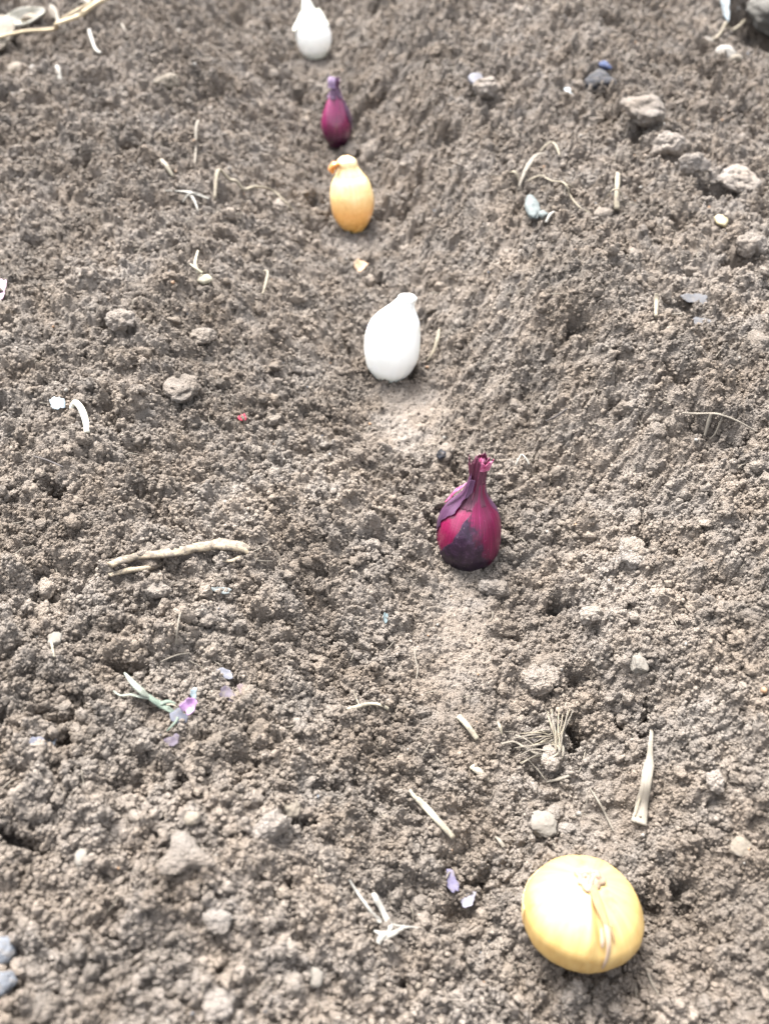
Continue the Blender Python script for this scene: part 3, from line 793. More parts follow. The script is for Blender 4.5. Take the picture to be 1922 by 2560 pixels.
def straw(name, label, cat, pts, wpx, mat, flat=.5, crumple=.1, group=None, seed=0, lift=.5, seg=12):
    """wpx: width in frame pixels, one or per point"""
    P = path(pts)
    w = wpx if isinstance(wpx, (list, tuple)) else [wpx] * len(P)
    rad = [px2m(a, p) / 2 for a, p in zip(w, P)]
    P = [p + Vector((0, 0, r * lift)) for p, r in zip(P, rad)]
    c = P[0].copy(); P = [p - c for p in P]
    o = tube_mesh(name, P, rad, mat, None, flat, seg, crumple, seed); o.location = c
    return tag(o, label, cat, group)
def branch(parent, name, pts, wpx, mat, flat=.6, seed=0, seg=8, crumple=.15, lift=.5):
    P = path(pts)
    w = wpx if isinstance(wpx, (list, tuple)) else [wpx] * len(P)
    rad = [px2m(a, p) / 2 for a, p in zip(w, P)]
    c = Vector(parent.location)
    P = [p + Vector((0, 0, r * lift)) - c for p, r in zip(P, rad)]
    return tube_mesh(name, P, rad, mat, parent, flat, seg, crumple, seed)
def flake(name, label, cat, px, py, wpx, hpx, rot, mat, seed=0, tilt=(0, 0), curl=.25, group=None, dz=.0006, parent=None, crease=0.):
    p = gp(px, py); a = px2m(wpx, p) / 2; sl = ray(px, py).normalized(); b_ = px2m(hpx, p) / 2 / max(.35, abs(sl.z))
    rs = random.Random(seed); n = 40; ph = [rs.uniform(0, 6.28) for _ in range(5)]
    bm = bmesh.new(); rings = []
    for k in range(1, 9):
        ring = []
        for j in range(n):
            th = 2 * math.pi * j / n
            c_, s_ = math.cos(th), math.sin(th)
            q = 1 / (abs(c_) ** 3.2 + abs(s_) ** 3.2) ** (1 / 3.2) * .92
            q *= 1 + .16 * math.sin(2 * th + ph[0]) + .12 * math.sin(3 * th + ph[1]) + .07 * math.sin(7 * th + ph[2]) + .04 * math.sin(15 * th + ph[3])
            x = a * q * c_ * k / 8; y = b_ * q * s_ * k / 8
            z = curl * (x * x) / max(a, 1e-5) + .25 * curl * math.sin(x / a * 4 + ph[4]) * a * .4 + .12 * a * math.sin(y / b_ * 5 + ph[1]) * curl
            z += crease * abs(y + .4 * x)
            ring.append(bm.verts.new((x, y, z)))
        rings.append(ring)
    c0 = bm.verts.new((0, 0, 0))
    for j in range(n):
        bm.faces.new((c0, rings[0][j], rings[0][(j + 1) % n]))
        for k in range(7): bm.faces.new((rings[k][j], rings[k + 1][j], rings[k + 1][(j + 1) % n], rings[k][(j + 1) % n]))
    me = bpy.data.meshes.new(name); bm.to_mesh(me); bm.free()
    set_st(me, np.array([[v.co.x / a, v.co.y / b_, v.co.y] for v in me.vertices]))
    o = link(name, me, mat, parent)
    md = o.modifiers.new('thick', 'SOLIDIFY'); md.thickness = .00022
    loc = p + Vector((0, 0, dz))
    if parent: loc = loc - parent.location
    o.location = loc; o.rotation_euler = (R(tilt[0]), R(tilt[1]), R(rot))
    if not parent: tag(o, label, cat, group)
    return o
def crumbly(V, cell, amp, off):
    out = V.copy()
    for i in range(len(V)):
        v = Vector(V[i]); d, _ = mn.voronoi(v / cell + off)
        k = max(0, 1 - (d[0] / .75) ** 2) ** .5
        d2, _ = mn.voronoi(v / (cell * .42) + off)
        k2 = max(0, 1 - (d2[0] / .75) ** 2) ** .5
        out[i] = V[i] + V[i] / np.linalg.norm(V[i]) * (amp * (k - .5) + amp * .45 * (k2 - .5))
    return out
def stone(name, label, cat, px, py, wpx, hpx, mat, seed=0, rot=0., flat=.7, sink=.35, group=None, crumb=0., sub=4, parent=None, cuts=6, tilt=(0, 0), amp=.22, tri=0.):
    p = gp(px, py); a = px2m(wpx, p) / 2; c = px2m(hpx, p) / 2; sl = abs(ray(px, py).normalized().z); cs = math.sqrt(1 - sl * sl)
    zr = a * flat
    yr = max(math.sqrt(max(c * c - (zr * cs) ** 2, (c * .45) ** 2)) / sl, a * .45)
    V, F = lumpy(sub, seed, amp, cuts, 1.1, .10)
    if tri:
        th = np.arctan2(V[:, 1], V[:, 0]) + seed
        kk = 1 / (1 + tri * np.cos(3 * th)); V[:, 0] *= kk; V[:, 1] *= kk
        V[:, 2] = np.sign(V[:, 2]) * np.abs(V[:, 2]) ** .6
    V = V / np.abs(V).max(0)[None, :] * np.array([a, yr, zr])[None, :]
    if crumb:
        V = crumbly(V, crumb * 2.2, crumb * .9, Vector((seed * 3.7, seed * 1.3, 2)))
    me = np_mesh(name, V, F)
    set_st(me, V / a)
    o = link(name, me, mat, parent)
    loc = p + Vector((0, 0, zr * (1 - 2 * sink)))
    if parent: loc = loc - parent.location
    o.location = loc; o.rotation_euler = (R(tilt[0]), R(tilt[1]), R(rot))
    if not parent: tag(o, label, cat, group)
    return o

# big split stalk, left of the near red onion
t = thing('dry_stalk', 'thick soil-stained straw stalk, split in two at its left end', 'plant stalk', gp(240, 1232))
branch(t, 'stem', [(240, 1226, .0012), (300, 1210, .0015), (370, 1200, .0012), (430, 1188, .0012), (480, 1180, .001), (520, 1184, .0003), (556, 1200, -.001)], [17, 21, 22, 26, 28, 24, 12], M_STALK, .6, 3, 18, .2, lift=.1)
branch(t, 'split_end', [(238, 1246, .0003), (270, 1238, .0005), (310, 1230, .0006), (350, 1222, .0006)], [10, 13, 13, 8], M_STALK, .7, 4, 12, .2)
branch(t, 'root_hair', [(540, 1196, 0), (580, 1190, .002), (605, 1210, .001), (600, 1224, 0)], [3, 2.5, 2, 1], M_ROOT)
branch(t, 'root_hair', [(535, 1200, 0), (560, 1215, .001), (590, 1216, .001)], [3, 2, 1.5], M_ROOT)
branch(t, 'torn_strip', [(520, 1205, 0), (500, 1215, .0005), (478, 1212, .0002)], [10, 9, 4], M_STALK, .4)

straw('straw', 'pale yellow straw piece slanting above and left of the big yellow onion', 'straw', [(884, 1706, -.0005), (908, 1735, .0005), (940, 1772, .001), (979, 1813, .0008)], [10, 14, 15, 13], M_STRAWL, .6, .1, 'loose straw pieces on the soil', 2)
straw('straw', 'short pale straw stub just left of the root tuft', 'straw', [(990, 1550, .0005), (1008, 1573, .0012), (1030, 1600, .0006)], [14, 13, 12], M_STRAWL, .6, .06, 'loose straw pieces on the soil', 3)
straw('straw', 'stubby cream straw chip below the root tuft', 'straw', [(1019, 1656, 0), (1035, 1672, .0008), (1056, 1687, .0002)], [14, 16, 8], M_STRAWL, .5, .1, 'loose straw pieces on the soil', 4)
straw('straw', 'tiny white straw splinter pointing down at the root tuft', 'straw', [(1074, 1563, .001), (1079, 1575, .001), (1084, 1590, .0003)], [5, 8, 4], M_STRAWL, .5, .1, 'loose straw pieces on the soil', 5)
straw('straw', 'small grey straw end poking up left of the yellow onion', 'straw', [(1070, 1805, -.001), (1078, 1818, .0008), (1088, 1832, .0006)], [7, 9, 8], M_ROOT, .6, .1, 'loose straw pieces on the soil', 6)
t = thing('dry_stalk', 'flat dusty grey stalk coming out of a hole above the yellow onion', 'plant stalk', gp(1378, 1780))
branch(t, 'stem', [(1376, 1785, .0006), (1383, 1745, .0010), (1391, 1700, .0012), (1398, 1660, .0012), (1402, 1640, .0004), (1404, 1600, .001), (1408, 1565, -.001)], [32, 27, 24, 22, 14, 9, 8], dry_mat('dusty_stalk', (.17, .148, .12), (.29, .26, .215), .4), .35, 8, 16, .12)
branch(t, 'stem_rib', [(1368, 1770, .0018), (1378, 1730, .0022), (1386, 1690, .0022), (1390, 1655, .0018)], [3, 5, 5, 3], M_STRAW, .6, 9)
straw('twig', 'thin dry stem lying on smooth soil right above the yellow onion', 'dry stem', [(1272, 1700, .0002), (1290, 1735, .0012), (1308, 1765, .0008), (1325, 1796, .0003)], [2.5, 5, 5, 3], M_ROOT, .7, .1)
t = thing('twig', 'pale twig with a side spur, left of the straw stub', 'twig', gp(750, 1535))
branch(t, 'stem', [(750, 1534, .0004), (775, 1531, .0014), (800, 1527, .0016), (822, 1529, .0014), (838, 1534, .0005)], [8, 10, 9, 8, 8], M_STRAWL, .8, 11)
branch(t, 'spur', [(777, 1529, .0014), (770, 1515, .002), (764, 1503, .003)], [4, 3, 2], M_STRAWL, .8, 12)

# white feathery root piece
t = thing('root_fragment', 'white forked root fragment with flat woolly ends near the bottom', 'root', gp(828, 2030))
branch(t, 'strand', [(755, 1904, .0010), (772, 1932, .0015), (790, 1958, .0015), (806, 1978, .001), (822, 1990, .0008)], [4.5, 6, 7, 8, 8], M_WROOT, .6, 1)
branch(t, 'strand', [(806, 1932, .0008), (812, 1945, .0012), (822, 1962, .0014), (832, 1985, .0014), (843, 2006, .0012), (836, 2020, .0006), (822, 2028, .0004)], [8, 14, 12, 11, 10, 9, 9], M_WROOT, .35, 2, 12, .3)
branch(t, 'strand', [(836, 1992, .0014), (852, 2003, .0020), (875, 2007, .0022), (908, 2008, .0014)], [7, 6, 4.5, 2.5], M_WROOT, .6, 3)
branch(t, 'strand', [(826, 2030, .001), (850, 2022, .0018), (872, 2010, .0022), (890, 2007, .002)], [12, 11, 7, 3], M_WROOT, .3, 4, 12, .25)
branch(t, 'strand', [(818, 2042, .0006), (822, 2032, .001), (830, 2022, .0012), (850, 2014, .0016)], [13, 16, 13, 5], M_WROOT, .35, 5, 12, .3)
branch(t, 'strand', [(802, 1985, .0004), (814, 1992, .0008), (824, 1996, .0012)], [4, 8, 6], M_WROOT, .4, 6)
branch(t, 'strand', [(808, 2012, .0004), (820, 2018, .0008), (830, 2022, .001)], [5, 9, 7], M_WROOT, .4, 7)

# grass sprig on the left
t = thing('grass_sprig', 'wilted grey-green grass sprig with split blades on the left slope', 'grass', gp(312, 1512))
branch(t, 'stem', [(322, 1508, .001), (335, 1520, .0016), (352, 1530, .0014), (370, 1540, .001), (384, 1547, .0003)], [10, 12, 16, 12, 5], M_GRASS, .4, 1)
branch(t, 'blade', [(326, 1512, .0015), (312, 1505, .002), (300, 1496, .003), (288, 1484, .004), (276, 1470, .005)], [9, 15, 13, 10, 4], M_GRASSP, .25, 2)
branch(t, 'blade', [(324, 1514, .0012), (305, 1512, .0016), (285, 1506, .0014), (262, 1505, .001), (248, 1498, .0016)], [8, 7, 6, 5, 3], M_GRASSP, .35, 3)
branch(t, 'blade', [(350, 1530, .002), (366, 1525, .0025), (382, 1526, .0014)], [8, 9, 3], M_GRASS, .3, 4)
branch(t, 'blade', [(364, 1532, .0025), (380, 1535, .003), (397, 1541, .001)], [4, 4, 2], M_STRAWL, .5, 5)
branch(t, 'blade', [(384, 1547, .0008), (384, 1560, .001), (373, 1572, .0008), (360, 1580, .0002)], [4, 6, 6, 2], M_GRASS, .4, 6)

# root tuft (a small clump of dead grass roots)
t = thing('root_tuft', 'tangled tuft of dead grass roots beside a dark hole', 'root clump', gp(1205, 1620))
rs = random.Random(4)
for i in range(14):
    ex = 1190 + rs.uniform(-14, 44); ey = 1546 + rs.uniform(-6, 26)
    branch(t, 'root_hair', [(1203 + rs.uniform(-7, 7), 1615 + rs.uniform(-12, 14), .001), (1200 + (ex - 1200) * .5 + rs.uniform(-4, 4), 1584 + rs.uniform(-6, 6), .003), (ex, ey, .0035)], [4, 3.2, 2], M_STRAW if i % 3 else M_ROOT, .8, i, 6)
for i in range(16):
    sx = 1195 + rs.uniform(-15, 10); sy = 1590 + rs.uniform(-6, 46)
    ex = sx - rs.uniform(35, 85); ey = sy + rs.uniform(-6, 26)
    branch(t, 'root_hair', [(sx, sy, .0015), ((sx + ex) / 2, (sy + ey) / 2 + rs.uniform(-6, 6), .003), (ex, ey, .0008)], [4.5, 3.2, 2], M_STRAW if i % 2 else M_ROOT, .8, i, 6)
for i in range(22):
    a = rs.uniform(1.2, 5.6); q = 20 + rs.uniform(-7, 7)
    pts = [(1192 + q * math.cos(a + k * .45), 1632 + 1.25 * q * math.sin(a + k * .45), .0006 + .0014 * math.sin(k)) for k in range(4)]
    branch(t, 'root_hair', pts, [2, 4, 4, 2], M_ROOT if i % 3 else M_STRAW, .8, i + 40, 6)
stone('soil_core', None, None, 1190, 1636, 44, 56, M_CRUMB, 4, 0, .6, .45, crumb=.0012, parent=t)
branch(t, 'long_root', [(1112, 1592, .001), (1130, 1602, .002), (1150, 1612, .001)], [5, 4, 3], M_ROOT)
branch(t, 'long_root', [(1135, 1640, .001), (1160, 1668, .0014), (1176, 1686, .0008)], [3, 3, 2], M_ROOT)
branch(t, 'long_root', [(1082, 1610, .0006), (1110, 1608, .0016), (1140, 1625, .0012), (1180, 1640, .001)], [6, 5, 6, 5], M_ROOT)
branch(t, 'long_root', [(1180, 1690, .0006), (1205, 1688, .0014), (1235, 1676, .0006)], [6, 8, 4], M_ROOT, .5)

# purple skin pieces, plastic and other chips
SK = 'flakes of dry onion skin and film on the soil'
t = thing('onion_skin_flake', 'bright lilac and blue-grey onion skin piece beside the grass sprig', 'skin flake', gp(405, 1535))
flake('lilac_piece', None, None, 412, 1535, 26, 34, -25, M_LILAC, 3, (18, 22), .5, parent=t, crease=.5, dz=.0026)
flake('blue_piece', None, None, 388, 1553, 34, 30, 35, M_DUSTBLUE, 5, (10, -8), .3, parent=t, dz=.0014)
flake('tip', None, None, 422, 1508, 14, 20, 10, plain_mat('tip_blue', (.16, .21, .235), (.25, .30, .33), 300, .4, .3), 6, (25, 10), .4, parent=t, dz=.003)
flake('onion_skin_flake', 'dusty violet skin flake half buried below the lilac piece', 'skin flake', 374, 1602, 28, 24, 20, M_DULLPURPLE, 8, (8, -6), .3, SK)
flake('onion_skin_flake', 'dull brown-purple skin flake in the middle of the left slope', 'skin flake', 492, 1500, 34, 26, -15, M_DULLPURPLE, 9, (6, 10), .3, SK)
flake('onion_skin_flake', 'small pinkish skin scrap beside the brown-purple flake', 'skin flake', 528, 1495, 22, 30, 30, plain_mat('pinkish_skin', (.17, .125, .135), (.25, .195, .20), 300, .5, .4), 10, (6, 10), .3, SK)
flake('onion_skin_flake', 'pale bluish skin flake above the brown-purple flake', 'skin flake', 487, 1456, 38, 18, -18, plain_mat('pale_blue_skin', (.19, .195, .235), (.27, .275, .315), 300, .5, .3), 11, (8, 0), .3, SK)
flake('plastic_fragment', 'left one of two blue-grey film scraps at the left edge', 'plastic scrap', 84, 1606, 34, 20, 5, M_DUSTBLUE, 12, (6, 8), .2, SK)
flake('plastic_fragment', 'upright blue-grey film scrap, right one of the pair at the left edge', 'plastic scrap', 115, 1602, 18, 30, -15, plain_mat('film_blue', (.20, .225, .27), (.28, .305, .345), 300, .4, .3), 13, (20, -14), .3, SK)
flake('onion_skin_flake', 'long pale violet skin flake left of the yellow onion', 'skin flake', 975, 1905, 24, 50, 25, plain_mat('violet_skin', (.14, .125, .21), (.22, .20, .29), 260, .5, .45), 14, (4, 8), .3, SK)
flake('onion_skin_flake', 'square pale lilac skin flake nearest the yellow onion', 'skin flake', 1010, 1945, 36, 26, 15, plain_mat('pale_lilac_skin', (.26, .25, .31), (.35, .34, .39), 260, .5, .25), 15, (6, -6), .2, SK)
flake('plastic_fragment', 'glossy pale blue plastic chip beside the white curved sprout', 'plastic scrap', 128, 878, 26, 22, 30, M_LIGHTBLUE, 16, (20, -10), .5, None, dz=.0015)
straw('sprout', 'thick white curved sprout standing from the soil on the left', 'sprout', [(156, 886, .0002), (168, 884, .002), (180, 895, .0022), (188, 915, .0014), (190, 938, .0002)], [11, 13, 14, 14, 12], M_WSTEM, .9, .03)
flake('plastic_fragment', 'tiny pink plastic chip at the left picture edge', 'plastic scrap', 5, 628, 20, 26, 0, plain_mat('pink_plastic', (.42, .27, .36), (.55, .38, .47), 300, .4, .1), 17, (20, 10), .3)
flake('red_skin_chip', 'tiny crimson chip in a dark hollow on the left slope', 'skin chip', 524, 906, 16, 12, 20, M_REDCHIP, 18, (20, 5), .5, dz=.001)
flake('husk', 'orange-brown dry husk between the golden and white onions', 'husk', 779, 582, 32, 16, -30, M_BUFF, 19, (8, 10), .4, dz=.002)
flake('onion_skin_flake', 'grey-green leaf shred below the split stalk', 'skin flake', 480, 1278, 44, 12, -12, plain_mat('grey_leaf', (.17, .195, .20), (.25, .28, .28), 300, .6, .3), 20, (10, 5), .3)
flake('slate_chip', 'long blue-grey slate chip on the right slope', 'stone chip', 1497, 657, 52, 18, -10, M_SLATE, 21, (12, 5), .1, dz=.0025)
flake('slate_chip', 'shorter grey slate chip just below the long one', 'stone chip', 1512, 697, 40, 14, -10, M_SLATE, 22, (6, 5), .1, dz=.0015)
flake('plastic_fragment', 'white-blue shard at the top right, near the boulder', 'plastic scrap', 1564, 17, 22, 26, 10, plain_mat('white_shard', (.24, .28, .30), (.34, .37, .39), 300, .6, .05), 23, (30, 10), .2, dz=.004)
flake('plastic_fragment', 'small blue-white speck beside the charcoal lump', 'plastic scrap', 1226, 205, 16, 10, 10, M_LIGHTBLUE, 24, (10, 10), .2, dz=.002)
flake('leaf_scrap', 'dark blue-green leaf scrap left of the smooth furrow floor', 'leaf', 833, 1338, 9, 22, -5, plain_mat('teal_scrap', (.11, .16, .175), (.18, .235, .25), 300, .5, .2), 25, (10, 10), .3, dz=.0012)

# cream seed husk
t = thing('seed_husk', 'small cream seed husk with two horns on the left slope', 'husk', gp(440, 608))
stone('shell', None, None, 445, 610, 34, 24, M_CREAM, 31, 20, .6, .1, parent=t, sub=3)
branch(t, 'horn', [(432, 604, .003), (426, 592, .005), (434, 575, .008)], [9, 7, 4], M_CREAM, .6)
branch(t, 'horn', [(440, 604, .003), (425, 600, .005), (416, 596, .006)], [8, 6, 3], M_CREAM, .6)
stone('seed_husk', 'yellowish seed husk on the far right of the bed', 'husk', 1556, 486, 30, 26, plain_mat('yellow_husk', (.30, .25, .14), (.42, .36, .23), 300, .6, .2), 32, 10, .6, .2, sub=3)

# top left: long bent straw with dead roots, pale shell and stones
t = thing('bent_straw', 'long shiny bent straw lying across the top left corner', 'straw', gp(130, 103))
branch(t, 'stem', [(-30, 110, .006), (5, 105, .007), (60, 100, .009), (128, 103, .010), (137, 98, .011), (180, 76, .013), (230, 48, .014), (282, 26, .012), (320, 0, .006), (335, -14, .003)], [10, 9, 8, 9, 10, 13, 13, 10, 7, 6], M_STRAWY, .7, 1)
branch(t, 'leaf_sheath', [(145, 90, .012), (180, 68, .015), (215, 52, .015)], [5, 9, 4], M_STRAWY, .4, 2)
TG = 'dead grass roots in the top left corner'
lab = ['pale root arching over the bent straw at its kink', 'bleached root crossing above the middle of the bent straw', 'thin grey root curling left above the bent straw',
       'short white root tip hanging below the bent straw', 'fine root standing right of the pale shell', 'faint grey root end right of the white root tip', 'small white root stub in a hollow under the bent straw']
for i, (pts, wd, mt) in enumerate([
    ([(112, 20, .002), (124, 45, .008), (134, 75, .014), (138, 98, .012)], 8, M_ROOT),
    ([(168, 0, .004), (182, 18, .010), (198, 40, .016), (206, 52, .014)], 8, M_WROOT),
    ([(138, 78, .004), (155, 58, .010), (185, 50, .014), (205, 52, .012)], 5, M_ROOT),
    ([(198, 85, .006), (203, 105, .005), (210, 122, .003), (218, 116, .003)], 7, M_WROOT),
    ([(120, 30, .004), (118, 50, .01), (125, 66, .008)], 5, M_ROOT),
    ([(265, 60, .004), (270, 72, .004), (276, 86, .002)], 6, M_ROOT),
    ([(126, 152, 0), (129, 162, .003), (130, 170, .001)], 9, M_WROOT)]):
    straw('dead_root', lab[i], 'root', pts, wd, mt, .7, .15, TG, i)
t = thing('nut_shell', 'pale boat-shaped half shell, hollow side up, in the top left corner', 'shell', gp(62, 56))
def shell(t, px, py, wpx):
    p = gp(px, py); a = px2m(wpx, p) / 2
    n, m = 48, 14; V = []; F = []; S = []
    for k in range(m + 1):
        r = k / m
        for j in range(n):
            th = 2 * math.pi * j / n
            x = a * r * math.cos(th); y = a * .46 * r * math.sin(th) * (1 - .25 * math.cos(th))
            z = a * .34 * r ** 2.2 + a * .02 * math.sin(5 * th) * r
            V.append((x, y, z)); S.append((x / a, y / a, r * .01))
    for k in range(m):
        for j in range(n): F.append((k * n + j, k * n + (j + 1) % n, (k + 1) * n + (j + 1) % n, (k + 1) * n + j))
    me = np_mesh('shell_wall', np.array(V), np.array(F)); set_st(me, S)
    o = link('shell_wall', me, dry_mat('shell', (.34, .32, .25), (.58, .56, .50), .25, (.25, .19, .12), (3, 3, 60)), t)
    md = o.modifiers.new('thick', 'SOLIDIFY'); md.thickness = a * .10; md.offset = 1
    o.location = (0, 0, a * .25); o.rotation_euler = (R(24), R(-8), R(24))
shell(t, 62, 56, 84)
stone('filling', None, None, 70, 52, 42, 16, M_STALK, 41, 25, .4, -.2, parent=t, sub=3)

SG = 'stones and hard clods lying on the bed'
stone('stone', 'large pale buff stone cut off by the left edge near the shell', 'stone', 10, 80, 62, 78, M_STONEY, 51, 10, .6, .2, SG, sub=5)
stone('stone', 'beige pebble under the left end of the bent straw', 'stone', 34, 142, 34, 26, M_STONEY, 52, 10, .6, .2, SG)
stone('stone', 'tiny white pebble right of the beige one under the bent straw', 'stone', 70, 142, 13, 11, M_STONEL, 53, 0, .7, .2, SG, sub=3)
stone('pebble', 'smooth light grey pebble on the slope at the top right', 'pebble', 1560, 137, 46, 36, M_STONEL, 54, 0, .75, .15, SG, cuts=2, amp=.12)
stone('pebble', 'small buff pebble touching the light grey one at the top right', 'pebble', 1588, 134, 26, 20, M_STONEY, 55, 0, .75, .15, SG, cuts=2)
stone('stone', 'angular grey stone just above the light grey pebble', 'stone', 1517, 112, 44, 24, M_STONE, 56, 0, .5, .2, SG)
t = thing('clod', 'big overhanging grey clod with a black gap beneath, upper right', 'clod', gp(1388, 268), SG)
stone('clod_body', None, None, 1386, 266, 92, 70, M_CLOD, 57, 10, .62, .05, crumb=.0022, sub=5, parent=t)
stone('white_crust', None, None, 1376, 248, 44, 26, M_STONEL, 58, 0, .35, -.5, parent=t, sub=3)
t = thing('charcoal_lump', 'black charcoal lump with a bright blue shard on top', 'charcoal', gp(1290, 180))
stone('lump', None, None, 1292, 182, 66, 52, M_COAL, 59, 0, .7, .4, parent=t, cuts=12)
stone('blue_shard', None, None, 1302, 164, 22, 24, M_BLUE, 60, 20, .8, -.3, parent=t, sub=3, cuts=10)
t = thing('clod', 'clod with a blue-violet face left of the charcoal lump', 'clod', gp(1036, 208), SG)
stone('clod_body', None, None, 1050, 208, 60, 44, M_CLOD, 61, 0, .7, .1, crumb=.0018, sub=5, parent=t)
stone('blue_face', None, None, 1026, 196, 34, 30, plain_mat('violet_grey', (.085, .085, .105), (.14, .14, .17), 200, .7, .5), 62, 0, .7, 0, parent=t, sub=3)
t = thing('charcoal_lump', 'rounded clod with a glossy black side behind the crimson onion', 'charcoal', gp(956, 985))
stone('clod_body', None, None, 962, 984, 40, 40, M_CLOD, 63, 0, .8, .2, crumb=.0009, parent=t, sub=4)
stone('black_face', None, None, 955, 988, 30, 30, M_COAL, 64, 0, .9, .05, parent=t, cuts=12)
stone('stone', 'blue-grey weathered stone cut off by the left edge near the bottom', 'stone', 4, 2056, 66, 64, M_STONEB, 65, 10, .7, .3, SG, sub=5)
stone('stone', 'second blue-grey stone, lower of the pair at the left edge', 'stone', 2, 2130, 70, 62, M_STONEB, 66, 50, .7, .3, SG, sub=5)
stone('boulder', 'large shaded stone block in the top right corner', 'boulder', 1676, 62, 130, 100, plain_mat('boulder', (.05, .047, .042), (.10, .095, .085), 60, .9, .3), 67, 20, .7, .25, SG, sub=5)  # whole block coloured dark, painting in the shade of its front
stone('clod', 'pale rough clod with broken edge at the right side', 'clod', 1492, 372, 74, 34, M_CLOD, 68, 0, .6, .15, SG, crumb=.002, sub=5)
stone('clod', 'light crusty clod at the far right edge above the seed husk', 'clod', 1590, 395, 84, 56, M_CLOD, 69, 10, .5, .2, SG, crumb=.002, sub=5)
stone('clod', 'flat three-cornered pale clod on the lower left slope', 'clod', 408, 1858, 128, 104, M_CLOD, 70, -25, .40, .15, SG, crumb=.0005, sub=6, cuts=12, tri=.32)
stone('clod', 'long wedge-shaped clod lying on the lower left slope', 'clod', 582, 1792, 130, 56, M_CLOD, 71, 38, .36, .15, SG, crumb=.0005, sub=6, cuts=12, tri=.2)
t = thing('stone', 'cream rounded stone tip at the upper end of the wedge-shaped clod', 'stone', gp(630, 1748), SG)
stone('stone_body', None, None, 628, 1750, 46, 44, M_STONEY, 72, 20, .7, .3, parent=t, sub=5, cuts=3)
stone('stone', 'small buff stone above the three-cornered clod', 'stone', 416, 1770, 36, 34, M_STONEY, 73, 0, .7, .3, SG)
stone('stone', 'angular grey stone in front of the root tuft', 'stone', 1172, 1782, 66, 62, M_STONE, 74, 25, .55, .3, SG, sub=5, cuts=8)
stone('pebble', 'round crumb-covered pebble touching the angular grey stone', 'pebble', 1196, 1757, 34, 32, M_CLOD, 75, 0, .8, .3, SG, crumb=.0006)
stone('clod', 'smooth grey clod right of the angular grey stone', 'clod', 1222, 1790, 42, 30, M_CLOD, 76, 0, .6, .3, SG)
stone('stone', 'pale lump with a bright top in the middle of the right slope', 'stone', 1378, 1436, 42, 52, M_STONE, 77, 0, .8, .3, SG, sub=5)
stone('clod', 'nubbly rounded clod right of the furrow, below the crimson onion', 'clod', 1275, 1335, 52, 40, M_CLOD, 78, 20, .7, .25, SG, crumb=.0010, sub=5)
stone('clod', 'blocky light clod on the right slope beside a dark notch', 'clod', 1365, 1195, 60, 74, M_CLOD, 79, 10, .7, .3, SG, crumb=.0012, sub=5)
stone('clod', 'crumbly clod at the lower right edge of the furrow floor', 'clod', 1070, 1275, 74, 44, M_CLOD, 80, -10, .6, .35, SG, crumb=.0011, sub=5)
stone('clod', 'large crumbly clod pile above the straw stub', 'clod', 1165, 1470, 90, 66, M_CLOD, 81, 15, .6, .35, SG, crumb=.0013, sub=6)
stone('clod', 'flat grey clod beneath the split stalk', 'clod', 345, 1280, 62, 36, M_CLOD, 82, -10, .5, .3, SG, crumb=.0009, sub=5)
stone('stone', 'grey stone wedge beside a dark hollow at the left', 'stone', 120, 1385, 34, 36, M_STONE, 83, 20, .7, .25, SG)
stone('clod', 'rounded clod over a dark gap on the left slope', 'clod', 265, 705, 60, 44, M_CLOD, 84, 0, .7, .2, SG, crumb=.0016, sub=5)
stone('clod', 'pale smooth clod midway between sprout and white onion', 'clod', 440, 735, 60, 44, M_CLOD, 85, 0, .6, .3, SG, crumb=.001, sub=5)
stone('clod', 'broad low clod up the slope from the sprout', 'clod', 395, 845, 76, 60, M_CLOD, 86, 20, .5, .35, SG, crumb=.0014, sub=5)
stone('clod', 'pale clod pressed against the foot of the purple onion', 'clod', 757, 326, 34, 36, M_CLOD, 87, 0, .7, .3, SG, crumb=.001, sub=4)
stone('clod', 'flat buff clod on the upper left between bent straw and purple onion', 'clod', 365, 185, 62, 34, M_STONEY, 88, 10, .5, .3, SG, crumb=.001, sub=5)
stone('stone', 'blue-green grey stone below the dry grass blades, upper right', 'stone', 1150, 455, 34, 52, M_GREYGREEN, 89, 0, .8, .15, SG)
stone('stone', 'small greenish stone right of the blue-green one', 'stone', 1172, 472, 24, 22, M_GREYGREEN, 90, 0, .8, .15, SG, sub=3)
stone('clod', 'dark rimmed clod on the right edge of the bed', 'clod', 1610, 560, 70, 56, M_CLOD, 91, 0, .7, .2, SG, crumb=.002, sub=5)
stone('clod', 'rounded clod under the big overhanging one', 'clod', 1440, 330, 70, 50, M_CLOD, 92, 0, .7, .25, SG, crumb=.002, sub=5)
stone('clod', 'knobbly clod at the right edge beside the dusty grey stalk', 'clod', 1545, 1690, 40, 46, M_CLOD, 93, 0, .7, .3, SG, crumb=.0008, sub=5)
stone('stone', 'pale buff stone in the lower right soil', 'stone', 1600, 1830, 56, 44, M_STONEY, 94, 30, .5, .35, SG, sub=5)
stone('clod', 'grey lilac clod near the bottom edge, left of centre', 'clod', 470, 1990, 60, 60, M_CLOD, 95, 30, .5, .35, SG, crumb=.0007, sub=5)
stone('clod', 'large pale clod at the bottom edge left of the centre', 'clod', 470, 2165, 84, 74, M_CLOD, 96, 0, .5, .4, SG, crumb=.0009, sub=6)
stone('pebble', 'greyish lilac pebble near the bottom centre', 'pebble', 684, 2112, 36, 44, M_STONE, 97, 0, .7, .35, SG)
stone('stone', 'grey stone half buried at the left above the three-cornered clod', 'stone', 178, 1855, 36, 42, M_STONE, 98, 0, .7, .35, SG)

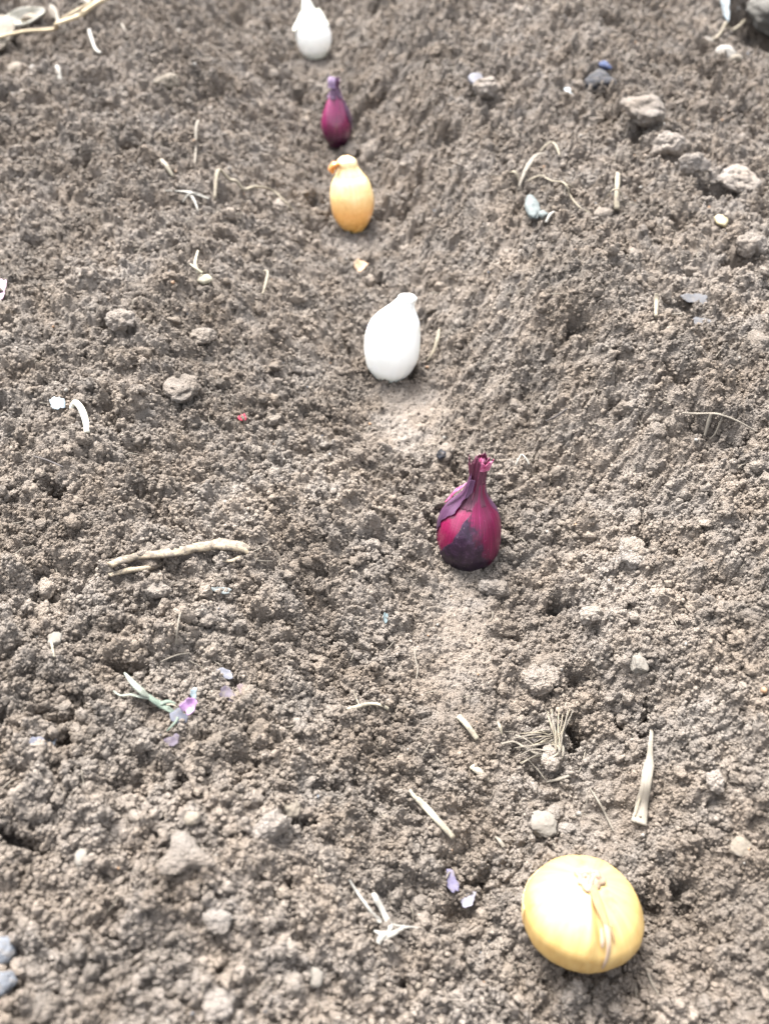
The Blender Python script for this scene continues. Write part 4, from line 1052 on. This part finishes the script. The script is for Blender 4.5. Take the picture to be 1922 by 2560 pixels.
# dry stems on the far slopes
DG = 'thin dry stems and roots on the far soil'
straw('dead_root', 'wavy pale root snaking between the golden onion and the left slope', 'root', [(466, 442, .003), (480, 424, .006), (500, 416, .008), (515, 422, .007), (530, 432, .006), (555, 427, .006), (590, 430, .005), (620, 450, .003), (660, 482, 0)], [6, 9, 10, 9, 9, 8, 5, 4, 2], M_STRAW, .7, .1, DG, 1)
t = thing('dead_root', 'frayed grey-white root left of the wavy pale root', 'root', gp(420, 440), DG)
branch(t, 'strand', [(358, 424, .002), (390, 428, .004), (415, 436, .004), (455, 443, .002)], [3, 5, 10, 5], M_WROOT, .5)
branch(t, 'strand', [(405, 434, .004), (420, 444, .004), (430, 460, .001)], [6, 7, 2], M_WROOT, .5)
branch(t, 'strand', [(395, 440, .002), (415, 438, .005), (440, 432, .003)], [3, 6, 2], M_WROOT, .5)
straw('straw', 'short bleached straw bit on the far left slope', 'straw', [(352, 359, .002), (363, 372, .003), (375, 387, .001)], [8, 9, 7], M_STRAWL, .7, .05, DG, 2)
straw('twig', 'upright faint dry blade on the far left slope', 'dry stem', [(430, 270, .001), (428, 300, .004), (424, 330, .002), (420, 352, 0)], [5, 6, 5, 3], M_ROOT, .6, .1, DG, 3)
straw('twig', 'broad dry leaf blade standing right of the golden onion', 'dry stem', [(1176, 338, .002), (1156, 348, .003), (1138, 372, .003), (1126, 395, .002), (1118, 412, 0)], [4, 9, 10, 7, 4], M_ROOT, .3, .1, DG, 4)
straw('twig', 'curved pale blade above the broad dry leaf blade', 'dry stem', [(1165, 330, .001), (1185, 320, .003), (1198, 326, .003), (1208, 342, .001)], [3, 5, 6, 4], M_STRAW, .4, .1, DG, 5)
straw('straw', 'short straw stub left of the broad dry leaf blade', 'straw', [(1102, 378, .001), (1110, 390, .004), (1118, 402, .002)], [6, 9, 8], M_STRAW, .6, .1, DG, 6)
t = thing('dead_root', 'long forked root running down right of the dry leaf blade', 'root', gp(1200, 395), DG)
branch(t, 'strand', [(1138, 396, .001), (1165, 392, .002), (1190, 400, .002), (1216, 412, .003), (1230, 432, .002), (1250, 455, .0015), (1275, 462, .0005)], [3, 5, 5, 6, 4, 4, 3], M_STRAW, .6)
branch(t, 'strand', [(1208, 404, .002), (1222, 412, .003), (1240, 414, .001)], [4, 4, 3], M_STRAW, .6)
t = thing('straw', 'stubby upright straw crossed by a thin root, upper right', 'straw', gp(1328, 430), DG)
branch(t, 'stem', [(1326, 415, .003), (1328, 430, .004), (1330, 458, .002)], [11, 11, 12], M_STRAW, .7)
branch(t, 'cross_root', [(1295, 450, .001), (1315, 443, .007), (1332, 441, .007), (1345, 446, .002)], [3, 4, 4, 3], M_STRAW)
straw('straw', 'short white straw beside the greenish stone', 'straw', [(1178, 486, .001), (1186, 474, .002), (1196, 462, .001)], [6, 7, 5], M_WROOT, .6, .1, DG, 7)
straw('dead_root', 'pale root tip curling below the boulder', 'root', [(1512, 110, 0), (1545, 97, .006), (1558, 84, .008), (1566, 78, .005)], [3, 6, 6, 4], M_STRAW, .7, .1, DG, 8)
straw('dead_root', 'thin pale root on the edge of the boulder', 'root', [(1560, 62, .006), (1580, 70, .01), (1602, 68, .008)], [4, 7, 4], M_STRAW, .7, .1, DG, 9)
straw('twig', 'pale dry blade leaning beside the white onion', 'dry stem', [(922, 783, .0005), (936, 765, .0016), (944, 745, .003), (948, 722, .003)], [4, 8, 8, 5], M_STRAW, .4, .1, DG, 10)
straw('twig', 'thin dark twig on the right slope', 'twig', [(1178, 912, .0004), (1200, 908, .002), (1222, 896, .003)], [4, 5, 5], M_TWIG, .8, .1, DG, 11)
t = thing('dead_root', 'grey branching root in a hollow at the right edge', 'root', gp(1530, 925), DG)
branch(t, 'strand', [(1470, 902, .002), (1500, 908, .003), (1540, 918, .004), (1585, 926, .003), (1632, 938, .001)], [4, 6, 6, 5, 4], M_ROOT)
branch(t, 'strand', [(1520, 945, .001), (1523, 930, .004), (1528, 915, .004)], [5, 8, 5], M_ROOT)
branch(t, 'strand', [(1532, 950, .001), (1545, 935, .003), (1552, 920, .003)], [3, 4, 4], M_ROOT)
straw('dead_root', 'fine white root thread right of the neck of the crimson onion', 'root', [(1112, 1013, .001), (1118, 1004, .003), (1125, 992, .003), (1135, 998, .0015), (1142, 1008, .001)], [4, 3, 3, 4, 3], M_WROOT, .7, .1, DG, 12)
straw('twig', 'thin buff stem standing on the left slope under the split stalk', 'dry stem', [(382, 1395, .0005), (386, 1370, .002), (392, 1345, .0025), (398, 1320, .0015)], [4, 4, 3.5, 3], M_ROOT, .7, .1, DG, 13)
straw('twig', 'thin grey twig above the grass sprig', 'twig', [(348, 1432, .0005), (385, 1422, .0016), (412, 1415, .001)], [3, 4, 3], M_ROOT, .8, .1, DG, 14)
straw('dead_root', 'thin white root hair in the middle of the lower furrow', 'root', [(895, 1400, .0006), (897, 1425, .001), (902, 1450, .001), (898, 1470, .0004)], [3, 3, 3, 2], M_ROOT, .7, .1, DG, 15)
straw('straw', 'tiny white straw below the grey stone wedge', 'straw', [(117, 1398, .003), (119, 1410, .002), (121, 1425, .001)], [5, 5, 4], M_STRAWL, .6, .1, DG, 16)
straw('dead_root', 'curled buff root above the left slope of the white onion', 'root', [(570, 590, .001), (580, 604, .004), (578, 622, .004), (568, 640, .001)], [4, 6, 6, 4], M_STRAW, .7, .1, DG, 17)
straw('straw', 'upright straw chip on the crest right of the white onion', 'straw', [(1412, 655, .004), (1413, 668, .003), (1414, 690, .001)], [8, 9, 8], M_STRAW, .7, .1, DG, 18)
straw('twig', 'dark curved twig at the left edge below the sprout', 'twig', [(75, 990, .001), (105, 1003, .002), (140, 1015, .001)], [4, 4, 3], M_TWIG, .8, .1, DG, 19)

# fine root hairs, chaff and grit nobody could count
def chaff():
    rs = random.Random(77)
    bm = bmesh.new()
    n = 0
    for _ in range(420):
        y = rs.uniform(.0, .85); z = y * math.cos(PITCH) + (CAM_H - .02) * math.sin(PITCH)
        x = rs.uniform(-1, 1) * (961 / FPX) * z * 1.05
        L = rs.uniform(.0025, .011); a = rs.uniform(0, 6.28); w_ = rs.uniform(.00010, .00028) * (1 + y * 1.2)
        c = rs.uniform(-1.2, 1.2); m = 6
        px_, py_ = x, y; rows = []
        xs = []; ys = []
        for k in range(m):
            xs.append(px_); ys.append(py_); a += c / m; px_ += math.cos(a) * L / m; py_ += math.sin(a) * L / m
        hs = surface(np.array(xs), np.array(ys))
        hm = float(hs.mean())
        for k in range(m):
            zz = hm * .6 + .4 * float(hs[k]) + .0009 + .0006 * math.sin(k)
            ta = (xs[min(k + 1, m - 1)] - xs[max(k - 1, 0)], ys[min(k + 1, m - 1)] - ys[max(k - 1, 0)]); l = math.hypot(*ta) or 1
            nx, ny = -ta[1] / l * w_, ta[0] / l * w_
            rows.append([bm.verts.new((xs[k] + nx, ys[k] + ny, zz)), bm.verts.new((xs[k], ys[k], zz + w_)), bm.verts.new((xs[k] - nx, ys[k] - ny, zz)), bm.verts.new((xs[k], ys[k], zz - w_))])
        for k in range(m - 1):
            for j in range(4): bm.faces.new((rows[k][j], rows[k][(j + 1) % 4], rows[k + 1][(j + 1) % 4], rows[k + 1][j]))
    me = bpy.data.meshes.new('root_chaff'); bm.to_mesh(me); bm.free()
    set_st(me, np.zeros((len(me.vertices), 3)))
    o = link('root_chaff', me, M_ROOT)
    tag(o, 'fine broken root hairs and chaff sprinkled over the soil', None, None, 'stuff')
chaff()
def grit():
    rs = np.random.RandomState(9); n = 900
    y = rs.uniform(0, .85, n); z = y * math.cos(PITCH) + (CAM_H - .02) * math.sin(PITCH)
    x = rs.uniform(-1, 1, n) * (961 / FPX) * z * 1.05
    r = np.clip(.00035 * np.exp(rs.randn(n) * .4), .00025, .0011) * (1 + .8 * y)
    h = surface(x, y) + r * .4
    base = [lumpy(2, 300 + i, .3, 6, 1.2, .05) for i in range(6)]
    Rm = rot_mats(n, rs)
    V0, F0 = base[0]
    VV = []; FF = []; mi = []
    for i in range(n):
        V, F = base[i % 6]
        VV.append((V * r[i]) @ Rm[i].T + np.array([x[i], y[i], h[i]])); FF.append(F + i * len(V0)); mi += [[0, 0, 0, 0, 1, 1, 2, 3][rs.randint(8)]] * len(F)
    me = np_mesh('grit', np.concatenate(VV), np.concatenate(FF))
    o = link('grit', me, [M_STONEL, M_STONEY, M_STONEB, M_BUFF])
    me.polygons.foreach_set('material_index', np.array(mi, dtype=np.int32)); me.update()
    tag(o, 'tiny pale, bluish and orange grit grains in the soil', None, None, 'stuff')
grit()
